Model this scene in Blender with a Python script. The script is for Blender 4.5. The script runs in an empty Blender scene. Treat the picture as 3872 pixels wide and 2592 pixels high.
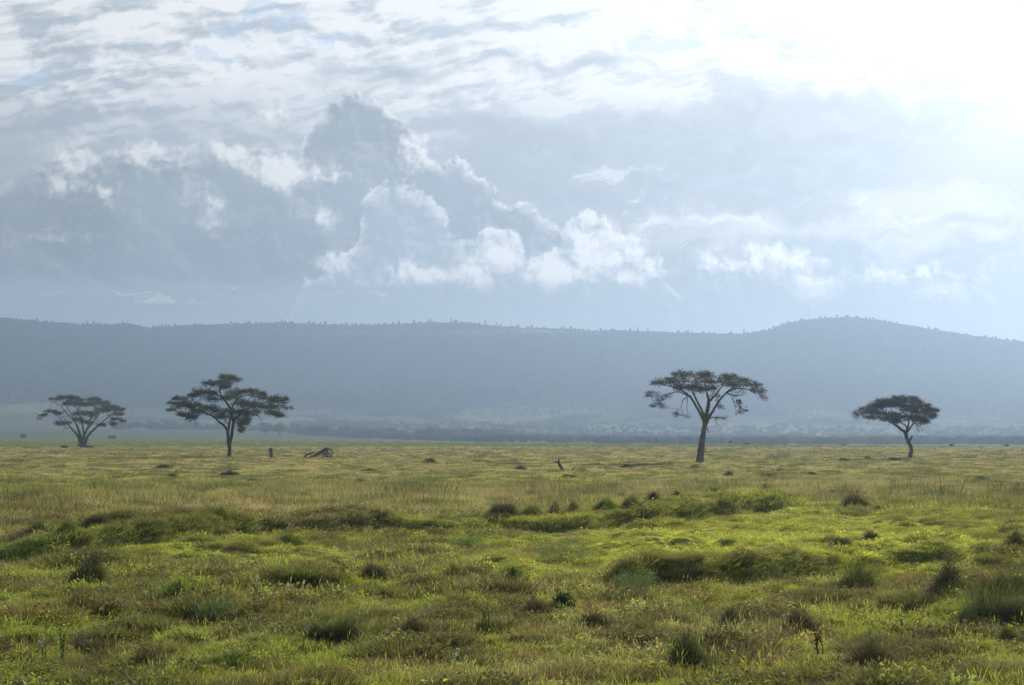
import bpy, math, random
import numpy as np
from mathutils import Vector

random.seed(7)
RNG = np.random.default_rng(11)
sc = bpy.context.scene
COL = sc.collection
PI = math.pi

# ------------------------------------------------------------------ camera model (photo 3872 x 2592)
F = 8200.0
CX, CY = 1936.0, 1296.0
HOR = 1640.0
PITCH = math.atan((HOR - CY) / F)
CH = 3.0
CP, SP = math.cos(PITCH), math.sin(PITCH)

def ray(px, py):
    px = np.asarray(px, float); py = np.asarray(py, float)
    X = (px - CX) / F; Y = (CY - py) / F
    c = CP - Y * SP; u = SP + Y * CP
    return np.arctan2(X, c), u / np.hypot(X, c)          # azimuth, tan(elevation)

def px_of(az):
    return CX + F * np.tan(np.clip(az, -1.2, 1.2)) / CP

# ------------------------------------------------------------------ numpy noise
def _h(ix, iy, s):
    n = (ix.astype(np.int64) * 374761393 + iy.astype(np.int64) * 668265263 + s * 1442695041) & 0x7fffffff
    n = ((n ^ (n >> 13)) * 1274126177) & 0x7fffffff
    n = (n ^ (n >> 16)) & 0xffffff
    return n / float(0xffffff)

def vnoise(x, y, s=0):
    x = np.asarray(x, float); y = np.asarray(y, float)
    ix = np.floor(x); iy = np.floor(y); fx = x - ix; fy = y - iy
    fx = fx * fx * (3 - 2 * fx); fy = fy * fy * (3 - 2 * fy)
    a = _h(ix, iy, s); b = _h(ix + 1, iy, s); c = _h(ix, iy + 1, s); d = _h(ix + 1, iy + 1, s)
    return (a + (b - a) * fx) * (1 - fy) + (c + (d - c) * fx) * fy

def fbm(x, y, o=4, s=0, g=0.5):
    t = 0; a = 1; n = 0; x = np.asarray(x, float); y = np.asarray(y, float)
    for i in range(o):
        t = t + a * vnoise(x, y, s + i * 17); n += a; a *= g
        x, y = x * 1.94 * .8 - y * 1.94 * .6 + 3.1, x * 1.94 * .6 + y * 1.94 * .8 + 7.7
    return t / n

def ss(a, b, x):
    t = np.clip((x - a) / (b - a), 0, 1)
    return t * t * (3 - 2 * t)

def domes(x, y, cs, s=0, r0=.45, r1=.85):
    """rounded hummocks on a jittered grid: height 0..1 and a random number per hummock"""
    x = np.asarray(x, float) / cs; y = np.asarray(y, float) / cs
    ix = np.floor(x); iy = np.floor(y); best = np.zeros_like(x); idv = np.full_like(x, .5)
    for i in (-1, 0, 1):
        for j in (-1, 0, 1):
            cx_ = ix + i; cy_ = iy + j
            ox = cx_ + _h(cx_, cy_, s); oy = cy_ + _h(cx_, cy_, s + 1)
            R = r0 + (r1 - r0) * _h(cx_, cy_, s + 2); hh = .35 + .65 * _h(cx_, cy_, s + 3)
            d2 = ((x - ox) ** 2 + (y - oy) ** 2) / R ** 2
            v = hh * np.clip(1 - d2, 0, 1) ** .8
            idv = np.where(v > best, _h(cx_, cy_, s + 4), idv); best = np.maximum(best, v)
    return best, idv

def hummocks(x, y):
    wx = x + (fbm(x / .45, y / .45, 3, 81) - .5) * .7; wy = y + (fbm(x / .45, y / .45, 3, 82) - .5) * .7
    a, ia = domes(wx, wy, .55, 100); b, ib = domes(wx, wy, 1.35, 140, .3, .62); c, ic = domes(wx, wy, 3.2, 180, .25, .5)
    m = ss(.35, .6, fbm(x / 6, y / 6, 2, 83))
    return a * .11 + b * .16 * (.3 + m) + c * .09, a, b, ia, ib

# ------------------------------------------------------------------ terrain
def rr(y):                      # distance of plain level ground seen at photo row y
    return CH * F / (np.asarray(y, float) - HOR)

RID_X = [-400, 0, 100, 200, 300, 400, 470, 520, 560, 620, 700, 850, 1000, 1100, 1300, 1450, 1550, 1650, 1780, 1830, 2000, 2150, 2280,
         2320, 2450, 2700, 2820, 2900, 2960, 3040, 3150, 3220, 3300, 3400, 3500, 3600, 3700, 3800, 3900, 4400]
RID_Y = [1190, 1195, 1206, 1215, 1224, 1224, 1217, 1224, 1236, 1226, 1220, 1214, 1209, 1209, 1212, 1212, 1205, 1201, 1203, 1213, 1224, 1230, 1235,
         1228, 1234, 1238, 1239, 1230, 1209, 1191, 1186, 1186, 1198, 1216, 1236, 1253, 1271, 1284, 1293, 1320]
CR_X = [-300, 0, 1100, 1300, 2300, 2600, 3872, 4300]
CR_R = [1150, 1100, 900, 850, 640, 600, 500, 480]
CR_Y = [1654, 1655, 1664, 1667, 1679, 1681, 1690, 1692]

def zy(r, y):
    return CH + r * (HOR - y) / F

def far_nodes(px):
    rc = np.interp(px, CR_X, CR_R); zc = zy(rc, np.interp(px, CR_X, CR_Y))
    y15 = np.interp(px, [0, 900, 1300, 2500], [1647, 1649, 1660, 1672])
    y20 = np.interp(px, [0, 900, 1400, 2500], [1620, 1625, 1650, 1656])
    y24 = np.interp(px, [0, 1500, 3872], [1580, 1590, 1610])
    y27 = np.interp(px, [0, 800, 2000, 3872], [1500, 1530, 1550, 1560])
    y31 = np.interp(px, [0, 1500, 2600, 3100, 3872], [1360, 1400, 1430, 1380, 1430])
    y35 = np.interp(px, RID_X, RID_Y) - 7
    R = [rc * 0 + 1., rc * .45, rc, rc + 120, rc * 0 + 1500, rc * 0 + 2000, rc * 0 + 2400, rc * 0 + 2700, rc * 0 + 3100, rc * 0 + 3500, rc * 0 + 3750, rc * 0 + 4600]
    Z = [rc * 0, rc * 0, zc, np.minimum(zc - 2.5, -2.5), zy(1500, y15), zy(2000, y20), zy(2400, y24), zy(2700, y27), zy(3100, y31), zy(3500, y35), zy(3500, y35) - 25, zy(3500, y35) - 110]
    return R, Z

BANKS = [  # ([px...],[row of bank foot...], height, fade distance behind)
    ([-500, 0, 300, 600, 900, 1300, 1700, 1900, 2200, 2450, 2700, 2900, 3100], [2135, 2118, 2105, 2080, 2040, 2025, 2015, 2008, 2005, 1992, 1965, 1945, 1930], .42, 14),
    ([2250, 2420, 2600, 2900, 3100, 3250, 3500, 3872, 4300], [2235, 2240, 2240, 2218, 2190, 2155, 2140, 2110, 2100], .34, 12),
    ([3450, 3560, 3700, 3900, 4300], [2370, 2385, 2375, 2360, 2350], .26, 5),
]
def terrain(x, y):
    x = np.asarray(x, float); y = np.asarray(y, float)
    r = np.hypot(x, y) + 1e-6; az = np.arctan2(x, y); px = px_of(az)
    px = np.where(y < 0, np.where(x < 0, -400, 4300), np.clip(px, -400, 4300))
    R, Z = far_nodes(px)
    z = np.zeros_like(r)
    for k in (-0.03, 0, 0.03):
        q = r * (1 + k * ss(900, 2400, r)); zz = np.zeros_like(r)
        for i in range(len(R) - 1):
            m = (q >= R[i]) & (q < R[i + 1]); t = (q - R[i]) / (R[i + 1] - R[i])
            zz = np.where(m, Z[i] + (Z[i + 1] - Z[i]) * t, zz)
        zz = np.where(q >= R[-1], Z[-1], zz)
        z += zz / 3
    # hill relief
    hf = ss(2200, 3000, r) * (1 - .75 * ss(3250, 3480, r))
    z += hf * ((fbm(x / 330, y / 500, 4, 3) - .5) * 34 + (fbm(x / 90, y / 120, 4, 8) - .5) * 12)
    z += ss(2400, 2900, r) * (fbm(x / 22, y / 22, 2, 5) - .5) * 2.5
    # near hummocks
    A = (1 - .55 * ss(50, 120, r)) * (1 - .6 * ss(120, 300, r)) * (1 - ss(500, 900, r))
    b = np.maximum(fbm(x / 1.5, y / 1.5, 3, 21) - .53, 0) * 1.3
    b2 = np.maximum(fbm(x / 3.6, y / 2.6, 3, 22) - .5, 0) * 1.3
    z += A * (hummocks(x, y)[0] + b * .2 + b2 * .4 + (fbm(x / 9, y / 7, 3, 23) - .5) * .45 + (fbm(x / .55, y / .55, 2, 24) - .5) * .07)
    # stream banks, ground drops towards the viewer
    wob = (fbm(x / 1.6, y * 0 + 4, 3, 31) - .5) * 3.2 + (fbm(x / 7., y * 0 + 9, 2, 33) - .5) * 5
    for bx, by, hb, fd in BANKS:
        rb = rr(np.interp(px, bx, by)) + wob * (hb / .42)
        win = ss(bx[0], bx[0] + 150, px) * (1 - ss(bx[-1] - 200, bx[-1], px))
        brk = .45 + .9 * ss(.32, .55, fbm(x / 4.2, y * 0 + hb * 50, 2, 35))
        up = ss(0, .75, r - rb) * (1 - ss(fd * .25, fd, r - rb))
        dn = ss(-3.5, 0, r - rb) * (1 - ss(0, .6, r - rb))
        z += win * hb * (brk * up - .35 * dn)
    return z

def G(px, py):
    az, te = ray(px, py)
    r = -CH / te
    x = float(r * math.sin(az)); y = float(r * math.cos(az))
    return Vector((x, y, float(mesh_z(x, y)))), float(r)

# ------------------------------------------------------------------ object helpers
def mesh_np(name, V, quads=None, tris=None, mats=(), attrs=None, smooth=False, mi=None):
    me = bpy.data.meshes.new(name)
    V = np.asarray(V, np.float32).reshape(-1, 3)
    q = np.asarray(quads if quads is not None else np.zeros((0, 4)), np.int32).reshape(-1, 4)
    t = np.asarray(tris if tris is not None else np.zeros((0, 3)), np.int32).reshape(-1, 3)
    me.vertices.add(len(V)); me.vertices.foreach_set('co', V.ravel())
    me.loops.add(q.size + t.size); me.loops.foreach_set('vertex_index', np.concatenate([q.ravel(), t.ravel()]))
    me.polygons.add(len(q) + len(t))
    ls = np.concatenate([np.arange(len(q)) * 4, q.size + np.arange(len(t)) * 3]).astype(np.int32)
    me.polygons.foreach_set('loop_start', ls)
    if smooth: me.polygons.foreach_set('use_smooth', np.ones(len(q) + len(t), bool))
    for m in mats: me.materials.append(m)
    if mi is not None: me.polygons.foreach_set('material_index', np.asarray(mi, np.int32))
    for k, (ty, dom, arr) in (attrs or {}).items():
        a = me.attributes.new(k, ty, dom)
        a.data.foreach_set({'FLOAT': 'value', 'INT': 'value', 'FLOAT_VECTOR': 'vector', 'FLOAT_COLOR': 'color'}[ty], np.asarray(arr, np.int32 if ty == 'INT' else np.float32).ravel())
    me.update(calc_edges=True); me.validate()
    return me

def link(name, data, loc=(0, 0, 0), rz=0, parent=None):
    o = bpy.data.objects.new(name, data); COL.objects.link(o)
    o.location = loc; o.rotation_euler = (0, 0, rz)
    if parent: o.parent = parent
    return o

def tag(o, label=None, cat=None, group=None, kind=None):
    if label: o['label'] = label
    if cat: o['category'] = cat
    if group: o['group'] = group
    if kind: o['kind'] = kind
    return o

class NT:
    """tiny shader-node writer"""
    def __init__(s, nt, dim='3D'): s.t = nt; s.n = nt.nodes; s.l = nt.links; s.dim = dim
    def put(s, sock, v):
        if hasattr(v, 'is_output'): s.l.new(v, sock)
        else: sock.default_value = v
    def m(s, op, a, b=None, c=None, cl=False):
        n = s.n.new('ShaderNodeMath'); n.operation = op; n.use_clamp = cl
        s.put(n.inputs[0], a)
        if b is not None: s.put(n.inputs[1], b)
        if c is not None: s.put(n.inputs[2], c)
        return n.outputs[0]
    def v(s, op, a, b=None):
        n = s.n.new('ShaderNodeVectorMath'); n.operation = op; s.put(n.inputs[0], a)
        if b is not None: s.put(n.inputs[3 if op == 'SCALE' else 1], b)
        return n.outputs['Value' if op in ('LENGTH', 'DOT_PRODUCT') else 'Vector']
    def noise(s, vec, scale, detail=3, rough=.5, color=False, dist=0):
        n = s.n.new('ShaderNodeTexNoise'); s.put(n.inputs['Vector'], vec); n.noise_dimensions = s.dim
        n.inputs['Scale'].default_value = scale; n.inputs['Detail'].default_value = detail
        n.inputs['Roughness'].default_value = rough; n.inputs['Distortion'].default_value = dist
        return n.outputs['Color' if color else 0]
    def sm(s, x, a, b, lo=0., hi=1.):
        n = s.n.new('ShaderNodeMapRange'); n.interpolation_type = 'SMOOTHSTEP'
        s.put(n.inputs[0], x)
        for i, q in enumerate((a, b, lo, hi)): s.put(n.inputs[1 + i], q)
        return n.outputs[0]
    def mix(s, f, a, b, mode='MIX'):
        n = s.n.new('ShaderNodeMix'); n.data_type = 'RGBA'; n.blend_type = mode
        s.put(n.inputs[0], f)
        s.put(n.inputs[6], a if hasattr(a, 'is_output') else (*a[:3], 1)); s.put(n.inputs[7], b if hasattr(b, 'is_output') else (*b[:3], 1))
        return n.outputs[2]
    def attr(s, name, ty='GEOMETRY', out='Fac'):
        n = s.n.new('ShaderNodeAttribute'); n.attribute_type = ty; n.attribute_name = name
        return n.outputs[out]

def new_mat(name):
    m = bpy.data.materials.new(name); m.use_nodes = True
    nt = m.node_tree; nt.nodes.clear()
    out = nt.nodes.new('ShaderNodeOutputMaterial')
    return m, NT(nt), out

def leaf_shader(N, out, col, trans=.5, gloss=.06, tcol=None, rough=.4):
    d = N.n.new('ShaderNodeBsdfDiffuse'); N.put(d.inputs[0], col)
    t = N.n.new('ShaderNodeBsdfTranslucent'); N.put(t.inputs[0], tcol if tcol is not None else col)
    mx = N.n.new('ShaderNodeMixShader'); mx.inputs[0].default_value = trans
    N.l.new(d.outputs[0], mx.inputs[1]); N.l.new(t.outputs[0], mx.inputs[2])
    g = N.n.new('ShaderNodeBsdfGlossy'); g.inputs['Roughness'].default_value = rough; g.inputs[0].default_value = (1, 1, 1, 1)
    m2 = N.n.new('ShaderNodeMixShader'); m2.inputs[0].default_value = gloss
    N.l.new(mx.outputs[0], m2.inputs[1]); N.l.new(g.outputs[0], m2.inputs[2])
    N.l.new(m2.outputs[0], out.inputs[0])

def mat_leaf(name, c1, c2, tip=None, trans=.45, gloss=.05):
    m, N, out = new_mat(name)
    rv = N.attr('bv'); col = N.mix(rv, c1, c2)
    if tip is not None: col = N.mix(N.sm(N.attr('bh'), .45, 1.), col, tip)
    tc = N.mix(1., col, (1.25, 1.3, .7), 'MULTIPLY')
    leaf_shader(N, out, col, trans, gloss, tc)
    return m

def mat_wood(name, c1, c2, scale=6):
    m, N, out = new_mat(name)
    g = N.n.new('ShaderNodeNewGeometry').outputs['Position']
    v = N.v('MULTIPLY', g, (1, 1, .25))
    f = N.sm(N.noise(v, scale, 5, .65), .35, .68)
    b = N.n.new('ShaderNodeBsdfPrincipled'); N.put(b.inputs['Base Color'], N.mix(f, c1, c2)); b.inputs['Roughness'].default_value = .9
    bp = N.n.new('ShaderNodeBump'); bp.inputs['Strength'].default_value = .6; bp.inputs['Distance'].default_value = .03
    N.put(bp.inputs['Height'], N.noise(v, scale * 2.5, 5, .7)); N.l.new(bp.outputs[0], b.inputs['Normal'])
    N.l.new(b.outputs[0], out.inputs[0])
    return m

# ------------------------------------------------------------------ blade / leaf geometry
def blades(base, dirv, L, w, bend, segs=2, wvar=None):
    """curved tapering blades; base,dirv (n,3); L,w,bend (n,)"""
    n = len(base); L = np.broadcast_to(L, n); w = np.broadcast_to(w, n); bend = np.broadcast_to(bend, n)
    d = dirv / np.linalg.norm(dirv, axis=1, keepdims=True)
    a = RNG.uniform(0, 2 * PI, n); side = np.stack([np.cos(a), np.sin(a), np.zeros(n)], 1)
    side -= d * (side * d).sum(1, keepdims=True); side /= np.linalg.norm(side, axis=1, keepdims=True) + 1e-9
    hz = d.copy(); hz[:, 2] = 0; hz += RNG.normal(0, .3, (n, 3)) * [1, 1, 0]
    hz /= np.linalg.norm(hz, axis=1, keepdims=True) + 1e-9
    cols = []; hh = []
    for i in range(segs + 1):
        t = i / segs
        p = base + d * (L * t)[:, None] + (hz * .8 - np.array([0, 0, .55])) * (L * bend * t * t)[:, None]
        if i < segs:
            ww = w * (1 - .45 * t) * .5
            cols += [p - side * ww[:, None], p + side * ww[:, None]]; hh += [t, t]
        else: cols.append(p); hh.append(1.)
    k = len(cols); V = np.stack(cols, 1).reshape(-1, 3)
    o = np.arange(n)[:, None] * k
    quads = np.concatenate([o + np.array([[2 * i, 2 * i + 1, 2 * i + 3, 2 * i + 2]]) for i in range(segs - 1)]) if segs > 1 else None
    tris = o + np.array([[2 * segs - 2, 2 * segs - 1, 2 * segs]])
    bv = np.repeat(RNG.uniform(0, 1, n), k); bh = np.tile(hh, n)
    return V, quads, tris, bv, bh

def leaves(pos, dirv, L, w, fold=.25):
    n = len(pos); L = np.broadcast_to(L, n); w = np.broadcast_to(w, n)
    d = dirv / (np.linalg.norm(dirv, axis=1, keepdims=True) + 1e-9)
    up = RNG.normal(0, 1, (n, 3)) * .6 + [0, 0, 1]
    side = np.cross(d, up); side /= np.linalg.norm(side, axis=1, keepdims=True) + 1e-9
    nr = np.cross(side, d)
    a = pos; b = pos + d * (L * .45)[:, None] + side * (w * .5)[:, None] + nr * (w * fold)[:, None]
    c = pos + d * L[:, None]; e = pos + d * (L * .45)[:, None] - side * (w * .5)[:, None] + nr * (w * fold)[:, None]
    V = np.stack([a, b, c, e], 1).reshape(-1, 3)
    o = np.arange(n)[:, None] * 4
    tris = np.concatenate([o + [[0, 1, 2]], o + [[0, 2, 3]]])
    return V, None, tris, np.repeat(RNG.uniform(0, 1, n), 4), np.tile([0, .5, 1, .5], n)

def join(parts):
    Vs, Q, T, B, H = [], [], [], [], []; o = 0
    for V, q, t, b, h in parts:
        Vs.append(V); B.append(b); H.append(h)
        if q is not None and len(q): Q.append(q + o)
        if t is not None and len(t): T.append(t + o)
        o += len(V)
    return np.concatenate(Vs), (np.concatenate(Q) if Q else None), (np.concatenate(T) if T else None), np.concatenate(B), np.concatenate(H)

def leafmesh(name, geo, mat):
    V, q, t, b, h = geo
    return mesh_np(name, V, q, t, [mat], {'bv': ('FLOAT', 'POINT', b), 'bh': ('FLOAT', 'POINT', h)})

def tubes(lines, sides=6, rough=0., bv=None):
    """lines: list of (pts (k,3), radii (k,)) -> V, quads, tris, bv, bh"""
    Vs, Q, T = [], [], []; o = 0
    for P, R in lines:
        P = np.asarray(P, float); R = np.asarray(R, float); k = len(P)
        tg = np.gradient(P, axis=0); tg /= np.linalg.norm(tg, axis=1, keepdims=True) + 1e-9
        ref = np.array([0, 1., 0]) if abs(tg[0][1]) < .9 else np.array([1., 0, 0])
        for i in range(k):
            s = np.cross(tg[i], ref); s /= np.linalg.norm(s) + 1e-9; u = np.cross(tg[i], s)
            a = np.arange(sides) * 2 * PI / sides
            rad = R[i] * (1 + (RNG.uniform(-1, 1, sides) * rough if rough else 0))
            Vs.append(P[i] + np.outer(np.cos(a) * rad, s) + np.outer(np.sin(a) * rad, u))
        for i in range(k - 1):
            for j in range(sides):
                j2 = (j + 1) % sides
                Q.append((o + i * sides + j, o + i * sides + j2, o + (i + 1) * sides + j2, o + (i + 1) * sides + j))
        Vs.append(P[[0, -1]]); c0 = o + k * sides
        for j in range(sides):
            j2 = (j + 1) % sides
            T.append((c0, o + j2, o + j)); T.append((c0 + 1, o + (k - 1) * sides + j, o + (k - 1) * sides + j2))
        o += k * sides + 2
    V = np.concatenate(Vs)
    return V, np.array(Q), np.array(T), np.zeros(len(V)), np.zeros(len(V))

def tubemesh(name, lines, mat, sides=6, rough=0.):
    V, q, t, b, h = tubes(lines, sides, rough)
    return mesh_np(name, V, q, t, [mat], smooth=True)

def refine(P, R, step, wob=0.):
    P = np.asarray(P, float); R = np.asarray(R, float)
    s = np.concatenate([[0], np.cumsum(np.linalg.norm(np.diff(P, axis=0), axis=1))])
    n = max(2, int(s[-1] / step) + 1); u = np.linspace(0, s[-1], n)
    Q = np.stack([np.interp(u, s, P[:, i]) for i in range(3)], 1)
    for _ in range(2):
        if len(Q) > 2: Q[1:-1] = Q[1:-1] * .5 + (Q[:-2] + Q[2:]) * .25
    if wob and n > 2: Q[1:-1] += RNG.normal(0, wob, (n - 2, 3))
    return Q, np.interp(u, s, R)

#@@WORLD
# ------------------------------------------------------------------ sun + world
SUN_AZ, SUN_EL = math.radians(27), math.radians(25)
sundir = Vector((math.sin(SUN_AZ) * math.cos(SUN_EL), math.cos(SUN_AZ) * math.cos(SUN_EL), math.sin(SUN_EL)))
sl = bpy.data.lights.new('sun', 'SUN'); sl.energy = 4.8; sl.angle = math.radians(1.5); sl.color = (1, .94, .84)
so = bpy.data.objects.new('sun', sl); COL.objects.link(so)
so.rotation_euler = sundir.to_track_quat('Z', 'Y').to_euler(); so.location = (20, 20, 60)

w = bpy.data.worlds.new('World'); sc.world = w; w.use_nodes = True
W = NT(w.node_tree, '2D'); W.n.clear()
wo = W.n.new('ShaderNodeOutputWorld')
sky = W.n.new('ShaderNodeTexSky'); sky.sky_type = 'NISHITA'; sky.sun_disc = False
sky.sun_elevation = SUN_EL; sky.sun_rotation = SUN_AZ; sky.altitude = 1800; sky.dust_density = 1.5
bgs = W.n.new('ShaderNodeBackground'); W.l.new(sky.outputs[0], bgs.inputs[0]); bgs.inputs[1].default_value = .11
D = W.n.new('ShaderNodeTexCoord').outputs['Generated']
sx = W.n.new('ShaderNodeSeparateXYZ'); W.l.new(D, sx.inputs[0])
az = W.m('ARCTAN2', sx.outputs[0], sx.outputs[1]); el = W.m('ARCSINE', sx.outputs[2])
U = W.m('MULTIPLY_ADD', az, 8.33, 1.936); Vv = W.m('MULTIPLY_ADD', el, -8.25, 1.640)
cb = W.n.new('ShaderNodeCombineXYZ'); W.put(cb.inputs[0], U); W.put(cb.inputs[1], Vv)
P = cb.outputs[0]
def warp(sc_, amp, det=4):
    n = W.noise(P, sc_, det, .55, color=True)
    return W.v('SCALE', W.v('SUBTRACT', n, (.5, .5, .5)), amp)
w1 = warp(2.2, .26, 2); w2 = warp(8, .14, 6)
P1 = W.v('ADD', W.v('ADD', P, w1), w2); P2 = W.v('ADD', P, w2)
def blob(lst, pp):
    f = None
    for (cx_, cy_, rx_, ry_) in lst:
        q = W.v('MULTIPLY', W.v('SUBTRACT', pp, (cx_, cy_, 0)), (1 / rx_, 1 / ry_, 0))
        k = math.sqrt(rx_ * ry_)
        g = W.m('MULTIPLY_ADD', W.v('LENGTH', q), -k, k)
        f = g if f is None else W.m('MAXIMUM', f, g)
    return f
def billow(pp, sc_=4.2):
    """rounded heaps: smooth cells at falling sizes"""
    n = W.n.new('ShaderNodeTexVoronoi'); n.feature = 'F1'; n.voronoi_dimensions = '2D'; n.inputs['Scale'].default_value = sc_
    n.inputs['Detail'].default_value = 3.5; n.inputs['Roughness'].default_value = .55; n.inputs['Lacunarity'].default_value = 2.3
    W.put(n.inputs['Vector'], pp); n.normalize = True
    return W.m('SUBTRACT', 1., n.outputs['Distance'])
ca = W.v('DOT_PRODUCT', D, tuple(sundir))
ang = W.m('MULTIPLY', W.m('ARCCOSINE', W.m('MINIMUM', ca, .9999)), 57.2958)
glow = W.m('EXPONENT', W.m('MULTIPLY', W.m('POWER', W.m('DIVIDE', ang, 21.), 2.), -1.))
Lsh = W.m('MULTIPLY_ADD', glow, 1.32, .37)
Lsh = W.m('MULTIPLY', Lsh, W.sm(ang, 50., 100., 1., .55))
tw = W.sm(Lsh, .42, .95)
ratio = W.mix(tw, (.89, 1.0, 1.10), (.98, 1., 1.01))
shade = W.v('SCALE', ratio, W.m('MULTIPLY', Lsh, W.sm(Vv, 1.0, .3, 1., 1.30)))
white = W.v('SCALE', (1., 1.01, 1.01), W.m('MULTIPLY_ADD', glow, 1.05, .90))
def off(v, dx, dy): return W.v('ADD', v, (dx, dy, 0))
# broken high layer in tilted rows of small heaps
cb2 = W.n.new('ShaderNodeCombineXYZ'); W.put(cb2.inputs[0], U); W.put(cb2.inputs[1], W.m('MULTIPLY_ADD', Vv, 3.0, W.m('MULTIPLY', U, .45)))
sv = W.v('ADD', cb2.outputs[0], W.v('SCALE', w1, .7)); sv = W.v('ADD', sv, W.v('SCALE', w2, .55))
n1 = W.noise(sv, 3.1, 7, .55)
n1b = W.noise(W.v('MULTIPLY', P2, (2.2, 5.0, 1)), 2.8, 5, .6)
n1c = W.noise(W.v('MULTIPLY', P1, (.6, 1.5, 1)), 1.6, 3, .5)
n1d = W.noise(off(sv, .025, -.06), 3.1, 5, .55)
tex = W.m('ADD', W.m('ADD', n1, W.m('MULTIPLY', n1b, .22)), W.m('MULTIPLY_ADD', n1c, .5, .17))
tex = W.m('ADD', tex, W.m('MULTIPLY', W.m('SUBTRACT', n1, n1d), 1.0))
tex = W.m('ADD', tex, W.m('MULTIPLY', W.sm(U, 1.4, 2.6), .10))
tex = W.m('ADD', tex, W.sm(Vv, .5, .15, 0., .09))
st = W.sm(tex, .82, 1.24)
hi = W.sm(W.m('MULTIPLY_ADD', n1c, .35, Vv), .80, .45)
hi = W.m('MULTIPLY', st, W.m('MULTIPLY_ADD', hi, .92, .08))
col = W.mix(hi, shade, white)
# soft grey veil bands
band = W.sm(W.m('ADD', blob([(2.55, .62, 1.0, .20), (3.1, .50, .65, .2), (2.0, .50, .5, .07), (1.45, .27, .25, .05), (2.2, .26, .3, .02), (.15, .5, .3, .04)], P1), W.m('MULTIPLY', W.m('SUBTRACT', n1b, .5), .35)), -.08, .16)
bandc = W.v('SCALE', W.mix(tw, (.88, 1.0, 1.12), (.94, 1., 1.04)), W.m('MULTIPLY', Lsh, W.m('MULTIPLY_ADD', n1b, .45, .86)))
col = W.mix(W.m('MULTIPLY', band, .88), col, bandc)
# thin bright wisps in the band
wn = W.noise(W.v('MULTIPLY', P1, (1.3, 5., 1)), 2.2, 6, .6)
wis = W.m('MULTIPLY', W.sm(wn, .54, .70), W.sm(blob([(2.35, .72, .4, .12), (2.8, .89, .8, .10), (3.5, .84, .6, .12), (2.0, .57, .3, .05)], P), 0, .1))
col = W.mix(W.m('MULTIPLY', wis, .75), col, white)
wb = W.sm(W.m('ADD', blob([(3.0, .88, .65, .07), (3.6, .80, .5, .10), (2.75, .93, .35, .05), (3.5, .95, .5, .05)], P1), W.m('MULTIPLY', W.m('SUBTRACT', n1b, .5), .35)), -.06, .16)
col = W.mix(W.m('MULTIPLY', wb, .5), col, white)
# heaped clouds: outline curves, billowing edges, lit from the upper right
B0 = W.v('ADD', W.v('ADD', P, W.v('SCALE', w1, .12)), W.v('SCALE', w2, .5))
H0 = billow(B0, 5.5); H1 = billow(off(B0, .016, -.02), 5.5)
nf = W.noise(B0, 7, 6, .62)
emb = W.m('ADD', W.m('MULTIPLY', W.m('SUBTRACT', H0, H1), 2.0), W.m('MULTIPLY', W.m('SUBTRACT', nf, W.noise(off(B0, .02, -.025), 7, 4, .62)), 1.2))
bil = W.m('ADD', W.m('MULTIPLY', W.m('SUBTRACT', H0, .62), .20), W.m('MULTIPLY', W.m('SUBTRACT', nf, .5), .12))
def curve(pts, pp):
    sx_ = W.n.new('ShaderNodeSeparateXYZ'); W.put(sx_.inputs[0], pp)
    n = W.n.new('ShaderNodeFloatCurve'); cv = n.mapping.curves[0]
    n.mapping.use_clip = False; n.mapping.extend = 'HORIZONTAL'
    q = [(x / 4., 1 - y / 1.6) for x, y in pts]
    cv.points[0].location = q[0]; cv.points[1].location = q[-1]
    for p_ in q[1:-1]: cv.points.new(*p_)
    for p_ in cv.points: p_.handle_type = 'AUTO_CLAMPED'
    n.mapping.update()
    W.put(n.inputs['Value'], W.m('DIVIDE', sx_.outputs[0], 4.))
    top = W.m('MULTIPLY_ADD', n.outputs[0], -1.6, 1.6)
    return W.m('SUBTRACT', sx_.outputs[1], top)            # depth below the outline
def heap(col, pts, body, rimw, rimamt, soft=.03, amp=1., embk=.35):
    f = W.m('ADD', curve(pts, B0), W.m('MULTIPLY', bil, amp))
    mask = W.sm(f, .0, soft)
    rim = W.m('MULTIPLY', W.m('MULTIPLY', W.sm(f, rimw, .0), W.sm(emb, -.35, .25)), rimamt)
    e = W.m('MULTIPLY', W.m('MAXIMUM', emb, -.25), embk)
    c = W.mix(W.m('ADD', rim, e, None, True), body, white)
    return W.mix(mask, col, c), f
left_dark = W.m('MULTIPLY_ADD', W.sm(blob([(.65, 1.0, .75, .16), (.15, .95, .4, .2)], P1), -.05, .2), -.14, 1.)
body1 = W.v('SCALE', W.mix(tw, (.86, 1.0, 1.13), (.92, 1., 1.07)), W.m('MULTIPLY', Lsh, W.m('MULTIPLY', left_dark, W.m('ADD', W.m('MULTIPLY_ADD', nf, .22, .57), W.m('MULTIPLY', W.noise(P1, 2.2, 2, .5), .38)))))
rside = W.sm(U, .7, 1.8)
col, fA = heap(col, [(0, .72), (.12, .66), (.25, .58), (.36, .62), (.42, .62), (.48, .55), (.58, .56), (.66, .63), (.75, .58), (.88, .53), (1.0, .54), (1.1, .60), (1.16, .50), (1.22, .40), (1.32, .355), (1.42, .37), (1.52, .43),
                     (1.58, .54), (1.65, .60), (1.75, .62), (1.84, .67), (1.92, .75), (2.02, .79), (2.12, .83), (2.25, .90), (2.5, 1.02), (2.7, 1.2), (3., 1.3), (4, 1.4)],
               body1, .09, W.m('MULTIPLY_ADD', rside, .7, .45), .035, .9, W.m('MULTIPLY_ADD', rside, .25, .28))
body2 = W.v('SCALE', W.mix(tw, (.86, 1., 1.14), (.93, 1., 1.06)), W.m('MULTIPLY', Lsh, W.m('MULTIPLY_ADD', nf, .35, .90)))
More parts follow.
